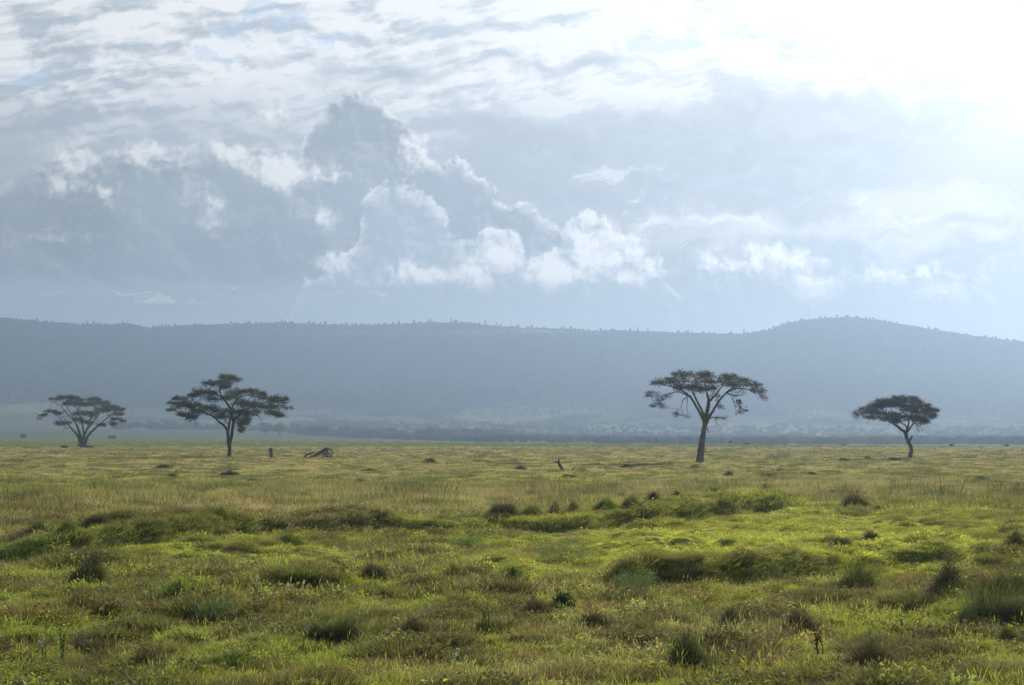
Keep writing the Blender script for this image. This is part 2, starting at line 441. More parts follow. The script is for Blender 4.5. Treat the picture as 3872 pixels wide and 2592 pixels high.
col, fC = heap(col, [(0, 1.5), (1.0, 1.3), (1.15, 1.05), (1.30, .97), (1.37, .80), (1.41, .71), (1.50, .70), (1.60, .73), (1.68, .80), (1.74, .87), (1.82, .88), (1.88, .86), (1.96, .92), (2.06, .97), (2.12, .90), (2.18, .81), (2.26, .80), (2.32, .87),
                     (2.40, .92), (2.46, .99), (2.50, .96), (2.54, 1.03), (2.62, 1.15), (3, 1.5), (4, 1.6)],
               body2, .13, W.m('MULTIPLY_ADD', W.sm(U, 1.5, 2.1), .4, .65), .022, .9, .6)
col, fE = heap(col, [(0, 1.6), (2.45, 1.4), (2.58, 1.1), (2.66, 1.0), (2.85, .98), (2.95, .90), (3.08, .87), (3.2, .90), (3.34, .96), (3.5, 1.0), (3.66, 1.03), (3.74, 1.0), (3.86, .98), (4, .98)],
               W.v('SCALE', body2, 1.0), .08, .35, .05, .9, .5)
# sunlit puffs
f = W.m('ADD', blob([(2.27, .95, .16, .12), (2.42, 1.04, .16, .05), (2.08, 1.02, .18, .06), (1.88, .99, .14, .07), (1.66, 1.04, .24, .05), (.25, .65, .10, .09), (.60, .60, .06, .03), (.37, .74, .05, .03), (.76, .70, .05, .03), (.80, .80, .03, .05), (.2, .92, .08, .02), (1.2, .80, .04, .03), (1.22, 1.0, .07, .03), (1.08, .655, .16, .06), (.98, .62, .12, .05),
                     (.85, .57, .2, .03), (.55, .585, .11, .05), (1.55, .545, .06, .04), (1.60, .575, .07, .04), (1.02, .42, .06, .03),
                     (2.80, 1.0, .18, .05), (2.99, .98, .16, .05), (3.09, 1.09, .08, .035), (3.42, 1.05, .2, .04), (3.6, 1.10, .15, .05)], B0), W.m('MULTIPLY', bil, .95))
lit = W.m('MULTIPLY_ADD', emb, 1.0, W.m('MULTIPLY_ADD', W.sm(f, 0., .10), .5, W.m('MULTIPLY_ADD', nf, .9, -.05)), cl=True)
pm = W.m('MULTIPLY', W.sm(f, -.035, .075), lit)
puff = W.v('SCALE', (1., .995, .975), W.m('MULTIPLY_ADD', glow, 2.2, .86))
pside = W.sm(U, 0., 1.8, .82, 1.)
col = W.mix(W.m('MULTIPLY', pm, pside), col, puff)
# low flat veil right above the hills
low = W.sm(W.m('MULTIPLY_ADD', n1b, .06, Vv), 1.075, 1.13)
lown = W.noise(W.v('MULTIPLY', P, (1., 7., 1)), 2.4, 5, .55)
lowc = W.v('SCALE', W.mix(tw, (.86, 1.0, 1.12), (.93, 1., 1.04)), W.m('MULTIPLY', Lsh, W.m('MULTIPLY_ADD', lown, .3, .86)))
col = W.mix(W.m('MULTIPLY', low, W.sm(U, 1.2, 2.4, .75, .5)), col, lowc)
stk = W.m('MULTIPLY', W.sm(W.noise(W.v('MULTIPLY', P2, (1., 9., 1)), 2.6, 4, .5), .56, .72), W.sm(blob([(.85, 1.12, .8, .04)], P), 0, .06))
col = W.mix(W.m('MULTIPLY', stk, .5), col, (.86, .82, .78))
bgc = W.n.new('ShaderNodeBackground'); W.put(bgc.inputs[0], col); bgc.inputs[1].default_value = 1.0
# gaps of blue sky
gf = W.m('ADD', blob([(1.05, .07, .14, .05), (.88, .13, .09, .035), (.78, .23, .07, .03), (2.55, .15, .2, .045), (1.22, .17, .08, .03), (.1, .32, .1, .05)], P2), W.m('MULTIPLY', W.m('SUBTRACT', n1b, .5), -.35))
out_fov = W.m('MULTIPLY', W.sm(W.noise(D, 3.5, 5, .6), .5, .62), W.sm(ang, 45., 75.))
gap = W.m('MAXIMUM', W.m('MULTIPLY', W.sm(gf, .0, .05), .42), out_fov)
ms = W.n.new('ShaderNodeMixShader'); W.put(ms.inputs[0], gap)
W.l.new(bgc.outputs[0], ms.inputs[1]); W.l.new(bgs.outputs[0], ms.inputs[2]); W.l.new(ms.outputs[0], wo.inputs[0])
w.cycles.sampling_method = 'MANUAL'; w.cycles.sample_map_resolution = 512

#@@CAMERA
cam = bpy.data.cameras.new('camera'); co = bpy.data.objects.new('camera', cam); COL.objects.link(co)
co.location = (0, 0, CH); co.rotation_euler = (PI / 2 + PITCH, 0, 0)
cam.sensor_width = 36; cam.lens = F / 3872 * 36; cam.clip_end = 20000; cam.clip_start = .5
sc.camera = co
vs = sc.view_settings; vs.view_transform = 'Standard'; vs.look = 'None'; vs.exposure = 0; vs.gamma = 1
sc.cycles.use_denoising = True; sc.cycles.denoising_prefilter = 'NONE'
sc.cycles.max_bounces = 8; sc.cycles.transparent_max_bounces = 8; sc.cycles.volume_bounces = 0
sc.cycles.diffuse_bounces = 3; sc.cycles.glossy_bounces = 1; sc.cycles.transmission_bounces = 4
sc.cycles.use_adaptive_sampling = False

#@@HAZE
HS = 4700
hb = np.array([[-HS, -HS, -8], [HS, -HS, -8], [HS, HS, -8], [-HS, HS, -8], [-HS, -HS, 222], [HS, -HS, 222], [HS, HS, 222], [-HS, HS, 222]], float)
hm, N, out = new_mat('haze')
pv = N.n.new('ShaderNodeVolumePrincipled')
pv.inputs['Color'].default_value = (.345, .47, .65, 1); pv.inputs['Density'].default_value = 2.9e-4; pv.inputs['Anisotropy'].default_value = .62
N.l.new(pv.outputs[0], out.inputs['Volume'])
hz = link('haze', mesh_np('haze', hb, [[0, 3, 2, 1], [4, 5, 6, 7], [0, 1, 5, 4], [1, 2, 6, 5], [2, 3, 7, 6], [3, 0, 4, 7]], None, [hm]))
tag(hz, 'pale blue haze filling the air over the plain', 'haze', kind='stuff')

#@@GROUND
def zones(x, y):
    """colour zones of the plain: returns px, row-like coordinate and fields"""
    r = np.hypot(x, y); px = px_of(np.arctan2(x, y)); row = HOR + CH * F / r
    return r, px, row

def soil_mask(x, y):
    r, px, row = zones(x, y)
    wn_ = (fbm(x / 1.2, y / 3, 3, 41) - .5)
    a = np.exp(-(((px - 60) / 230) ** 2 + ((row - 2146 + wn_ * 20) / 14) ** 2) * 1.4)
    b = np.exp(-(((px - 2080) / 190) ** 2 + ((row - 2031 + wn_ * 12) / 9) ** 2) * 1.4)
    c = np.exp(-(((px - 250) / 70) ** 2 + ((row - 2125) / 16) ** 2) * 1.4)
    return np.clip(ss(.35, .6, a) + ss(.35, .6, b) + ss(.4, .65, c), 0, 1)

def turf_mask(x, y):
    r, px, row = zones(x, y)
    wn_ = (fbm(x / 1.5, y / 3, 3, 43) - .5)
    a = np.exp(-(((px - 60) / 230) ** 2 + ((row - 2110 + wn_ * 20) / 20) ** 2) * 1.4)
    b = np.exp(-(((px - 2200) / 420) ** 2 + ((row - 2016 + wn_ * 10) / 8) ** 2) * 1.4)
    return np.clip(ss(.35, .6, a) + ss(.35, .6, b), 0, 1) * (1 - soil_mask(x, y))

azs = np.unique(np.concatenate([np.linspace(-180, -60, 25), np.linspace(-60, -26, 40), np.linspace(-26, -18, 90), np.linspace(-18, 18, 860), np.linspace(18, 26, 90), np.linspace(26, 60, 40), np.linspace(60, 180, 25)]))
azs = np.radians(azs)[:-1]
rs = [0.6, 1.5, 3, 5, 8, 11, 14, 16, 18, 20]
while rs[-1] < 120: rs.append(rs[-1] * 1.0033)
while rs[-1] < 700: rs.append(rs[-1] * 1.012)
while rs[-1] < 4550: rs.append(rs[-1] * 1.011)
rs = np.array(rs)
AA, RR = np.meshgrid(azs, rs)
GX = RR * np.sin(AA); GY = RR * np.cos(AA); GZ = terrain(GX, GY)
na, nr = len(azs), len(rs)
def mesh_z(x, y):
    """height of the ground sheet itself (so that nothing sinks or floats between its vertices)"""
    x = np.asarray(x, float); y = np.asarray(y, float); r = np.hypot(x, y); a = np.arctan2(x, y)
    i = np.clip(np.searchsorted(rs, r) - 1, 0, nr - 2); j = np.clip(np.searchsorted(azs, a) - 1, 0, na - 2)
    u = np.clip((r - rs[i]) / (rs[i + 1] - rs[i]), 0, 1); v = np.clip((a - azs[j]) / (azs[j + 1] - azs[j]), 0, 1)
    return (GZ[i, j] * (1 - u) + GZ[i + 1, j] * u) * (1 - v) + (GZ[i, j + 1] * (1 - u) + GZ[i + 1, j + 1] * u) * v
i = np.arange(nr - 1)[:, None] * na; j = np.arange(na)[None, :]; j2 = (j + 1) % na
Q = np.stack([i + j, i + j2, i + na + j2, i + na + j], -1).reshape(-1, 4)
Vg = np.stack([GX, GY, GZ], -1).reshape(-1, 3)
Vg = np.concatenate([Vg, [[0, 0, float(terrain(0, .01))]]]); T0 = np.stack([np.full(na, len(Vg) - 1), (np.arange(na) + 1) % na, np.arange(na)], 1)
gx, gy = Vg[:, 0], Vg[:, 1]
soil = soil_mask(gx, gy); turf = turf_mask(gx, gy)
r_, px_, row_ = zones(gx, gy)
# pale open patches on the lower slope and a field strip below the ridge
pale = ss(.52, .66, fbm(gx / 160, gy / 420, 5, 51)) * ss(1900, 2150, r_) * (1 - ss(2500, 2800, r_))
pale += ss(.5, .6, fbm(gx / 60, gy / 120, 4, 52)) * .5 * ss(1900, 2150, r_) * (1 - ss(2500, 2900, r_))
fy = 3500 * .0 + (Vg[:, 2] - CH) / np.maximum(r_, 1) * F
strip = np.exp(-(((px_ - 2080) / 260) ** 2 + ((HOR - fy - 1254) / 9) ** 2)) + .5 * np.exp(-(((px_ - 1500) / 500) ** 2 + ((HOR - fy - 1262) / 8) ** 2))
pale = np.clip(pale + strip * (r_ > 2900), 0, 1)
gm, N, out = new_mat('savanna_ground')
pos = N.n.new('ShaderNodeNewGeometry').outputs['Position']
dist = N.v('LENGTH', pos)
nz1 = N.noise(pos, .9, 6, .6); nz2 = N.noise(N.v('MULTIPLY', pos, (1, .25, 1)), .035, 5, .6); nz3 = N.noise(pos, 6, 4, .6)
grassc = N.mix(N.sm(nz1, .38, .62), (.085, .10, .028), (.13, .125, .045))
farc = N.mix(N.sm(nz2, .4, .62), (.24, .23, .12), (.18, .19, .09))
c = N.mix(N.sm(dist, 60., 220.), grassc, farc)
c = N.mix(N.sm(dist, N.m('MULTIPLY_ADD', nz2, 40., 470.), N.m('MULTIPLY_ADD', nz2, 40., 500.)), c, (.12, .145, .06))       # the greener far plain
c = N.mix(N.sm(dist, 1150., 1500.), c, (.075, .09, .045))
forest = N.mix(N.sm(N.noise(pos, .03, 6, .7), .35, .65), (.012, .020, .010), (.026, .034, .015))
c = N.mix(N.sm(dist, 2100., 2500.), c, forest)
c = N.mix(N.attr('pale'), c, (.115, .125, .065))
turfc = N.mix(N.sm(nz3, .35, .65), (.075, .105, .028), (.12, .15, .045))
c = N.mix(N.attr('turf'), c, turfc)
soilc = N.mix(N.sm(nz3, .3, .7), (.13, .075, .055), (.22, .15, .12))
c = N.mix(N.attr('soil'), c, soilc)
b = N.n.new('ShaderNodeBsdfPrincipled'); N.put(b.inputs['Base Color'], c); b.inputs['Roughness'].default_value = 1.; b.inputs['Specular IOR Level'].default_value = 0.
bp = N.n.new('ShaderNodeBump'); bp.inputs['Strength'].default_value = .5; bp.inputs['Distance'].default_value = .06
N.put(bp.inputs['Height'], N.noise(pos, 9, 5, .65)); N.l.new(bp.outputs[0], b.inputs['Normal'])
N.l.new(b.outputs[0], out.inputs[0])
ground = link('ground', mesh_np('ground', Vg, Q, T0, [gm], {'soil': ('FLOAT', 'POINT', soil), 'turf': ('FLOAT', 'POINT', turf), 'pale': ('FLOAT', 'POINT', pale)}, smooth=True))
tag(ground, 'grassy plain rising to a long wooded ridge', 'ground', kind='structure')

def scatter_group(name, coll):
    ng = bpy.data.node_groups.new(name, 'GeometryNodeTree')
    ng.interface.new_socket('Geometry', in_out='INPUT', socket_type='NodeSocketGeometry')
    ng.interface.new_socket('Geometry', in_out='OUTPUT', socket_type='NodeSocketGeometry')
    gi = ng.nodes.new('NodeGroupInput'); go = ng.nodes.new('NodeGroupOutput')
    iop = ng.nodes.new('GeometryNodeInstanceOnPoints'); ci = ng.nodes.new('GeometryNodeCollectionInfo')
    ci.inputs['Collection'].default_value = coll; ci.inputs['Separate Children'].default_value = True; ci.inputs['Reset Children'].default_value = True
    def na(nm, ty):
        q = ng.nodes.new('GeometryNodeInputNamedAttribute'); q.data_type = ty; q.inputs[0].default_value = nm; return q.outputs['Attribute']
    L = ng.links.new
    L(gi.outputs[0], iop.inputs['Points']); L(ci.outputs[0], iop.inputs['Instance']); iop.inputs['Pick Instance'].default_value = True
    L(na('idx', 'INT'), iop.inputs['Instance Index']); L(na('rot', 'FLOAT_VECTOR'), iop.inputs['Rotation']); L(na('scl', 'FLOAT_VECTOR'), iop.inputs['Scale'])
    L(iop.outputs[0], go.inputs[0])
    return ng

T, B, S, Wd = 'grass_tussock', 'bush', 'bush', 'weed'
VEG = [
 # name, label, category, px, py, w, h, style, mat, mat2, lean
 (T, 'big wiry dark tussock leaning right in front of the green turf bank', 'tussock', 300, 2245, 150, 125, 'tussock', 'wiry', None, .25),
 (B, 'leafy bush topped with pale yellow-green shoots, its near side in shade', 'bush', 665, 2345, 300, 120, 'bush', 'dark', 'lime', .1),
 (B, 'thin pale green wispy herb right of the leafy yellow-topped bush', 'herb', 800, 2400, 170, 90, 'feather', 'feather', None, 0),
 (Wd, 'cluster of silvery seed spikes standing right of the leafy yellow-topped bush', 'weed', 965, 2330, 90, 85, 'weed', 'feather', 'silver', 0),
 (Wd, 'arching silvery seed spikes bending to the right over a dark tussock', 'weed', 1120, 2320, 130, 80, 'weed', 'feather', 'silver', .35),
 (Wd, 'withered ochre weed with a curled brown head', 'weed', 1062, 2420, 50, 110, 'weed', 'ochre', 'ochre', .05),
 (Wd, 'withered yellowish weed left of the curled brown-headed weed', 'weed', 960, 2455, 80, 100, 'weed', 'ochre', 'lime', -.1),
 (Wd, 'pale green broad-leaved weed near the lower left corner', 'weed', 233, 2545, 40, 150, 'weed', 'green', 'feather', 0),
 (Wd, 'thin pale seed spike between the lower left corner and the broad-leaved weed', 'weed', 168, 2545, 26, 110, 'weed', 'feather', 'silver', 0),
 (T, 'dark brown tussock right of the broad-leaved weed', 'tussock', 345, 2500, 190, 80, 'tussock', 'brown', None, .1),
 (T, 'large dark green tussock with bright blades around its foot, left of centre', 'tussock', 1240, 2500, 260, 120, 'tussock', 'wiry', 'green', .15),
 (T, 'dark olive tussock beside the arching silvery spikes', 'tussock', 1235, 2310, 150, 70, 'tussock', 'olive', None, .1),
 (T, 'dark upright tussock in the centre left foreground', 'tussock', 1415, 2265, 95, 85, 'tussock', 'wiry', None, 0),
 (T, 'round green-black tussock between the dark upright tussock and the umbel bush', 'tussock', 1715, 2245, 150, 60, 'tussock', 'olive', 'green', 0),
 (B, 'rounded leafy bush with flat yellowish flower heads', 'bush', 1940, 2285, 140, 100, 'bush', 'green', 'lime', 0),
 (B, 'large feathery grey-green bush near the bare streambed soil', 'bush', 2130, 2150, 210, 115, 'feather', 'feather', None, 0),
 (B, 'small feathery green herb left of the large feathery bush', 'herb', 1760, 2090, 110, 60, 'feather', 'feather', None, 0),
 (B, 'small feathery herb in front of the shaded grass bank', 'herb', 2400, 2310, 110, 100, 'feather', 'feather', None, 0),
 (B, 'dark green leafy bush in the lower centre, standing among brown tussocks', 'bush', 2125, 2385, 105, 60, 'bush', 'dark', None, 0),
 (T, 'brown-topped dark tussock left of the lower centre leafy bush', 'tussock', 2020, 2400, 150, 75, 'tussock', 'brown', None, 0),
 (T, 'dark brownish tussock at the bottom right of centre', 'tussock', 2250, 2475, 190, 80, 'tussock', 'wiry', None, 0),
 (Wd, 'tall light green weed with small round leaves near the bottom centre', 'weed', 1838, 2500, 70, 150, 'weed', 'green', 'lime', .03),
 (Wd, 'silvery drooping spikes at the very bottom left of centre', 'weed', 1740, 2585, 60, 90, 'weed', 'feather', 'silver', 0),
 (T, 'brown tussock at the bottom, between the silvery spikes and the tall weed', 'tussock', 1560, 2500, 210, 90, 'tussock', 'brown', None, 0),
 (T, 'bright green tussock at the very bottom left of centre', 'tussock', 870, 2588, 220, 70, 'tussock', 'green', None, 0),
 (T, 'dark brown tussock at the very bottom, right of the broad-leaved weed', 'tussock', 560, 2580, 200, 80, 'tussock', 'brown', 'green', 0),
 (T, 'small dark tussock behind the withered weeds', 'tussock', 1010, 2200, 90, 60, 'tussock', 'brown', None, 0),
 (T, 'brownish dark tussock with bright grass behind it, mid left', 'tussock', 1060, 2210, 110, 55, 'tussock', 'wiry', None, 0),
 (T, 'low bushy green tussock above the withered weeds, on the near bank', 'tussock', 1090, 2100, 130, 60, 'tussock', 'green', None, 0),
 (T, 'broad dark tussock in the middle of the big dark clump by the right edge', 'tussock', 3745, 2390, 260, 140, 'tussock', 'wiry', 'green', 0),
 (T, 'dark tussock cut by the right edge, in the big dark clump', 'tussock', 3865, 2400, 190, 135, 'tussock', 'wiry', None, 0),
 (T, 'dark tussock at the back of the big dark clump by the right edge', 'tussock', 3800, 2340, 240, 100, 'tussock', 'wiry', 'brown', 0),
 (T, 'low dark tussock at the front foot of the big dark clump by the right edge', 'tussock', 3650, 2405, 150, 75, 'tussock', 'wiry', None, 0),
 (T, 'dark tussock at the left flank of the big dark clump by the right edge', 'tussock', 3590, 2335, 130, 110, 'tussock', 'wiry', None, 0),
 (T, 'brown-black tussock on the bank above the big dark clump at the right', 'tussock', 3700, 2250, 120, 60, 'tussock', 'brown', None, 0),
 (T, 'large olive brown tussock with bright right side below the scrubby weed stems', 'tussock', 3230, 2300, 190, 95, 'tussock', 'olive', 'green', .1),
 (Wd, 'tall scrubby weed stems rising behind the large olive tussock', 'weed', 3170, 2240, 170, 105, 'weed', 'feather', 'lime', 0),
 (T, 'dark ball-shaped tussock on the shaded bank, right of centre', 'tussock', 3180, 2145, 90, 58, 'tussock', 'wiry', None, 0),
 (T, 'dark tussock at the shaded bank, next right from the ball-shaped one', 'tussock', 3295, 2128, 70, 50, 'tussock', 'wiry', None, 0),
 (T, 'dark brown spreading tussock left of the prickly dark green plant', 'tussock', 3030, 2440, 160, 80, 'tussock', 'brown', None, 0),
 (T, 'dark tussock left of the brown spreading one in the lower right', 'tussock', 2765, 2440, 130, 70, 'tussock', 'wiry', None, 0),
 (Wd, 'prickly dark green plant with stout stem in the lower right', 'weed', 3112, 2530, 90, 90, 'weed', 'dark', 'dark', .03),
 (Wd, 'reddish seeding dock at the lower edge, right of centre', 'weed', 2830, 2585, 45, 130, 'weed', 'ochre', 'rust', .12),
 (T, 'dark tussock left of the reddish dock', 'tussock', 2600, 2560, 150, 110, 'tussock', 'wiry', 'green', 0),
 (T, 'brown and black tussock at the lower edge, right of the prickly plant', 'tussock', 3300, 2560, 200, 110, 'tussock', 'brown', 'olive', 0),
 (T, 'low brown tussock right of the spreading brown one, lower right', 'tussock', 3450, 2365, 120, 50, 'tussock', 'wiry', None, 0),
 (T, 'small round dark tussock near the lower right corner', 'tussock', 3810, 2470, 80, 60, 'tussock', 'olive', None, 0),
 (Wd, 'twisted yellow-leaved weed on the right, above the big dark clump', 'weed', 3790, 2190, 60, 80, 'weed', 'lime', 'ochre', 0),
 (T, 'tall dark tussock on the right edge above the shaded bank', 'tussock', 3840, 2120, 90, 80, 'tussock', 'wiry', None, 0),
 (T, 'small dark tussock just left of the tall one on the right edge', 'tussock', 3785, 2065, 40, 40, 'tussock', 'dark', None, 0),
 # mid distance
 (B, 'dark domed brush heap on the dry plain between fallen tree and stump', 'bush', 1626, 1754, 56, 24, 'bush', 'twig', None, 0),
 (B, 'low dark green bush straight below the forked acacia, farthest one', 'bush', 617, 1778, 80, 20, 'bush', 'dark', None, 0),
 (B, 'small dark green bush between the two larger ones below the forked acacia', 'bush', 652, 1812, 54, 22, 'bush', 'dark', None, 0),
 (T, 'brownish green domed tussock below the forked acacia', 'tussock', 870, 1806, 78, 26, 'tussock', 'wiry', None, 0),
 (T, 'low wide tussock below the broken upright stump', 'tussock', 960, 1829, 70, 24, 'tussock', 'wiry', None, .1),
 (B, 'flat dark green bush in dry grass below the fallen tree', 'bush', 1398, 1787, 80, 17, 'bush', 'dark', None, 0),
 (B, 'dark green bush close below and left of the flat one under the fallen tree', 'bush', 1362, 1832, 60, 24, 'bush', 'dark', None, 0),
 (T, 'low grey-green tussock in dry grass below the domed brush heap', 'tussock', 1563, 1845, 66, 18, 'tussock', 'olive', None, 0),
 (B, 'low dark bush left of the forked dead stump', 'bush', 1968, 1780, 56, 20, 'bush', 'dark', None, 0),
 (B, 'low dark green bush immediately right of the forked dead stump', 'bush', 2203, 1788, 40, 18, 'bush', 'dark', None, 0),
 (T, 'brownish tussock under the forked dead stump', 'tussock', 2150, 1812, 60, 20, 'tussock', 'olive', None, 0),
 (B, 'dark green bush right of the forked dead stump, toward the tallest acacia', 'bush', 2370, 1775, 54, 20, 'bush', 'dark', None, 0),
 (T, 'grassy tussock at the foot of the tallest acacia', 'tussock', 2628, 1776, 56, 22, 'tussock', 'olive', None, 0),
 (T, 'peaked olive brown tussock standing alone right of the tallest acacia', 'tussock', 2893, 1878, 95, 46, 'tussock', 'wiry', 'brown', 0),
 (B, 'low dark green bush below the tallest acacia, left of the round tussock', 'bush', 2330, 1850, 80, 22, 'bush', 'dark', None, 0),
 (T, 'round dark tussock in front of the green herb patch, right of centre', 'tussock', 2872, 1958, 72, 38, 'tussock', 'wiry', None, 0),
 (B, 'leafy dark green herb patch left of the round dark tussock', 'bush', 2700, 1945, 120, 34, 'bush', 'dark', None, 0),
 (B, 'small leafy green herb clump at the left end of the dark herb patch', 'bush', 2615, 1935, 50, 24, 'bush', 'dark', None, 0),
 (T, 'large dry brown tussock with tall straw stems, right half', 'tussock', 3235, 1940, 120, 70, 'tussock', 'olive', 'brown', 0),
 (T, 'low green tussock right of the large dry brown one', 'tussock', 3330, 1945, 70, 34, 'tussock', 'olive', None, 0),
 (B, 'low dark bush between the tallest and the umbrella acacia, leftmost of three', 'bush', 2755, 1806, 42, 22, 'bush', 'dark', None, 0),
 (B, 'wide low dark bush between the tallest and the umbrella acacia, nearest of three', 'bush', 2905, 1812, 84, 17, 'bush', 'dark', None, 0),
 (T, 'small dark mound of grass between the tallest and the umbrella acacia', 'tussock', 3068, 1800, 46, 20, 'tussock', 'wiry', None, 0),
 (B, 'small dark bush between the tallest and the umbrella acacia, farthest of three', 'bush', 2952, 1786, 36, 14, 'bush', 'dark', None, 0),
 (B, 'dark low bush left of the umbrella acacia', 'bush', 3190, 1748, 50, 18, 'bush', 'dark', None, 0),
 (B, 'small dark bush farther left of the umbrella acacia, behind the wide one', 'bush', 3282, 1737, 28, 11, 'bush', 'dark', None, 0),
 (B, 'sprawling greyish bush beside the dead stick near the umbrella acacia', 'bush', 3382, 1745, 60, 16, 'bush', 'dark', None, 0),
 (B, 'very dark bush cut by the right edge in the dry grass', 'bush', 3845, 1852, 60, 28, 'bush', 'dark', None, 0),
 (B, 'low dark bush left of the very dark one at the right edge', 'bush', 3710, 1826, 70, 24, 'bush', 'dark', None, 0),
 (B, 'small round dark bush below the low bushes on the right', 'bush', 3712, 1853, 30, 16, 'bush', 'dark', None, 0),
 (T, 'ragged brown tussock at the left edge in dry grass', 'tussock', 65, 1925, 110, 48, 'tussock', 'brown', 'wiry', 0),
 (T, 'green tussock beside the ragged brown one at the left edge', 'tussock', 162, 1918, 60, 32, 'tussock', 'wiry', None, 0),
 (T, 'low olive tussock on the left, in dry grass above the streambed', 'tussock', 455, 1888, 90, 24, 'tussock', 'olive', None, 0),
 (T, 'low dark tussock above the left one of the small pair', 'tussock', 80, 1828, 44, 18, 'tussock', 'wiry', None, 0),
 (T, 'left one of a pair of small dark tussocks, left part of the plain', 'tussock', 240, 1838, 52, 18, 'tussock', 'wiry', None, 0),
 (T, 'right one of a pair of small dark tussocks, left part of the plain', 'tussock', 310, 1833, 48, 16, 'tussock', 'dark', None, 0),
 (B, 'wispy dark herb with thin stems in the dry grass, left of centre', 'herb', 800, 1950, 60, 48, 'feather', 'wiry', None, 0),
 (T, 'long low dark tussock in dry grass left of centre', 'tussock', 1152, 1896, 105, 20, 'tussock', 'dark', None, 0),
 (B, 'bushy weed that the bird perches on', 'weed', 2016, 1893, 70, 34, 'feather', 'brown', None, 0),
 (B, 'dark bush with leaning stick in tall dry grass, centre', 'bush', 2345, 1893, 70, 22, 'bush', 'dark', None, 0),
 (B, 'dark green bush at the left foot of the stream bank', 'bush', 1428, 2035, 62, 32, 'bush', 'dark', None, 0),
 (T, 'darkest overhanging tussock on the stream bank, centre', 'tussock', 1905, 2006, 130, 62, 'tussock', 'wiry', 'brown', 0),
 (T, 'overhanging tussock on the stream bank right of the darkest one', 'tussock', 2010, 2003, 90, 50, 'tussock', 'green', None, 0),
 (T, 'dark tussock on the stream bank behind the large feathery bush, left one', 'tussock', 2100, 2000, 62, 46, 'tussock', 'wiry', None, 0),
 (T, 'dark tussock on the stream bank behind the large feathery bush, right one', 'tussock', 2165, 1998, 60, 50, 'tussock', 'wiry', None, 0),
 (T, 'green tussock on the stream bank right of the two dark ones', 'tussock', 2290, 1985, 110, 44, 'tussock', 'green', None, 0),
 (T, 'brown shaggy tussock on the stream bank, right of the green one', 'tussock', 2390, 1990, 100, 60, 'tussock', 'olive', None, 0),
 (B, 'dark bush on the stream bank right of the shaggy brown tussock', 'bush', 2470, 1972, 70, 36, 'bush', 'dark', None, 0),
 (B, 'dark bush at the right end of the stream bank', 'bush', 2560, 1955, 60, 32, 'bush', 'dark', None, 0),
 (T, 'long dark tussock overhanging the turf at the left edge', 'tussock', 150, 2100, 140, 56, 'tussock', 'wiry', 'green', 0),
 (T, 'dark tussock on the left stream bank, right of the overhanging one', 'tussock', 255, 2108, 90, 50, 'tussock', 'green', None, 0),
 (T, 'dark hollow-sided tussock, third along the left stream bank', 'tussock', 365, 2085, 110, 50, 'tussock', 'wiry', None, 0),
 (T, 'broad dark green tussock left of centre on the stream bank', 'tussock', 815, 2045, 120, 48, 'tussock', 'green', 'wiry', 0),
 (T, 'dark tussock among tall pale stems left of centre on the stream bank', 'tussock', 1010, 2035, 110, 44, 'tussock', 'wiry', None, 0),
 (T, 'small spreading tussock below the lush yellow-green lawn', 'tussock', 2440, 2050, 150, 26, 'tussock', 'olive', None, 0),
]

#@@GRASS
def inst_mat(name, trans=.55, gloss=.015, tipmix=1.):
    m, N, out = new_mat(name)
    t1 = N.attr('tint', 'INSTANCER', 'Color'); t2 = N.attr('tip', 'INSTANCER', 'Color')
    bv = N.attr('bv')
    col = N.mix(bv, N.mix(1., t1, (.72, .78, .8), 'MULTIPLY'), N.mix(1., t1, (1.3, 1.2, 1.15), 'MULTIPLY'))
    tipf = N.m('MULTIPLY', N.sm(N.attr('bh'), .35, 1.), N.sm(bv, .0, .8, .35, 1.))
    col = N.mix(N.m('MULTIPLY', tipf, tipmix), col, t2)
    tc = N.mix(1., col, (1.40, 1.36, .80), 'MULTIPLY')
    leaf_shader(N, out, col, trans, gloss, tc)
    return m
gmat = inst_mat('grass_blade')

def tuft(n, R, L0, L1, w, lean, bend, segs=2):
    a = RNG.uniform(0, 2 * PI, n); q = R * np.sqrt(RNG.uniform(0, 1, n))
    base = np.stack([q * np.cos(a), q * np.sin(a), -.03 + 0 * a], 1)
    ln = (q / R)[:, None] * lean + RNG.uniform(0, .25, (n, 1))
    d = np.stack([np.cos(a), np.sin(a), 0 * a], 1) * ln + [0, 0, 1] + RNG.normal(0, .16, (n, 3)) * [1, 1, 0]
    return blades(base, d, RNG.uniform(L0, L1, n), w * RNG.uniform(.7, 1.3, n), RNG.uniform(.1, 1, n) * bend, segs)
def stalks(n, R, L0, L1):
    a = RNG.uniform(0, 2 * PI, n); q = R * np.sqrt(RNG.uniform(0, 1, n))
    base = np.stack([q * np.cos(a), q * np.sin(a), 0 * a], 1)
    d = np.stack([np.cos(a), np.sin(a), 0 * a], 1) * .22 + [0, 0, 1] + RNG.normal(0, .1, (n, 3)) * [1, 1, 0]
    L = RNG.uniform(L0, L1, n)
    g1 = blades(base, d, L, .004, .25, 3)
    dd = d / np.linalg.norm(d, axis=1, keepdims=True)
    hpos = base + dd * (L * .72)[:, None] + np.array([0, 0, -.02])
    g2 = leaves(hpos, dd + RNG.normal(0, .08, (n, 3)), L * .26, .008)
    g2 = (g2[0], g2[1], g2[2], g2[3] * .3 + .7, g2[4] * 0 + 1.)
    return join([g1, g2])

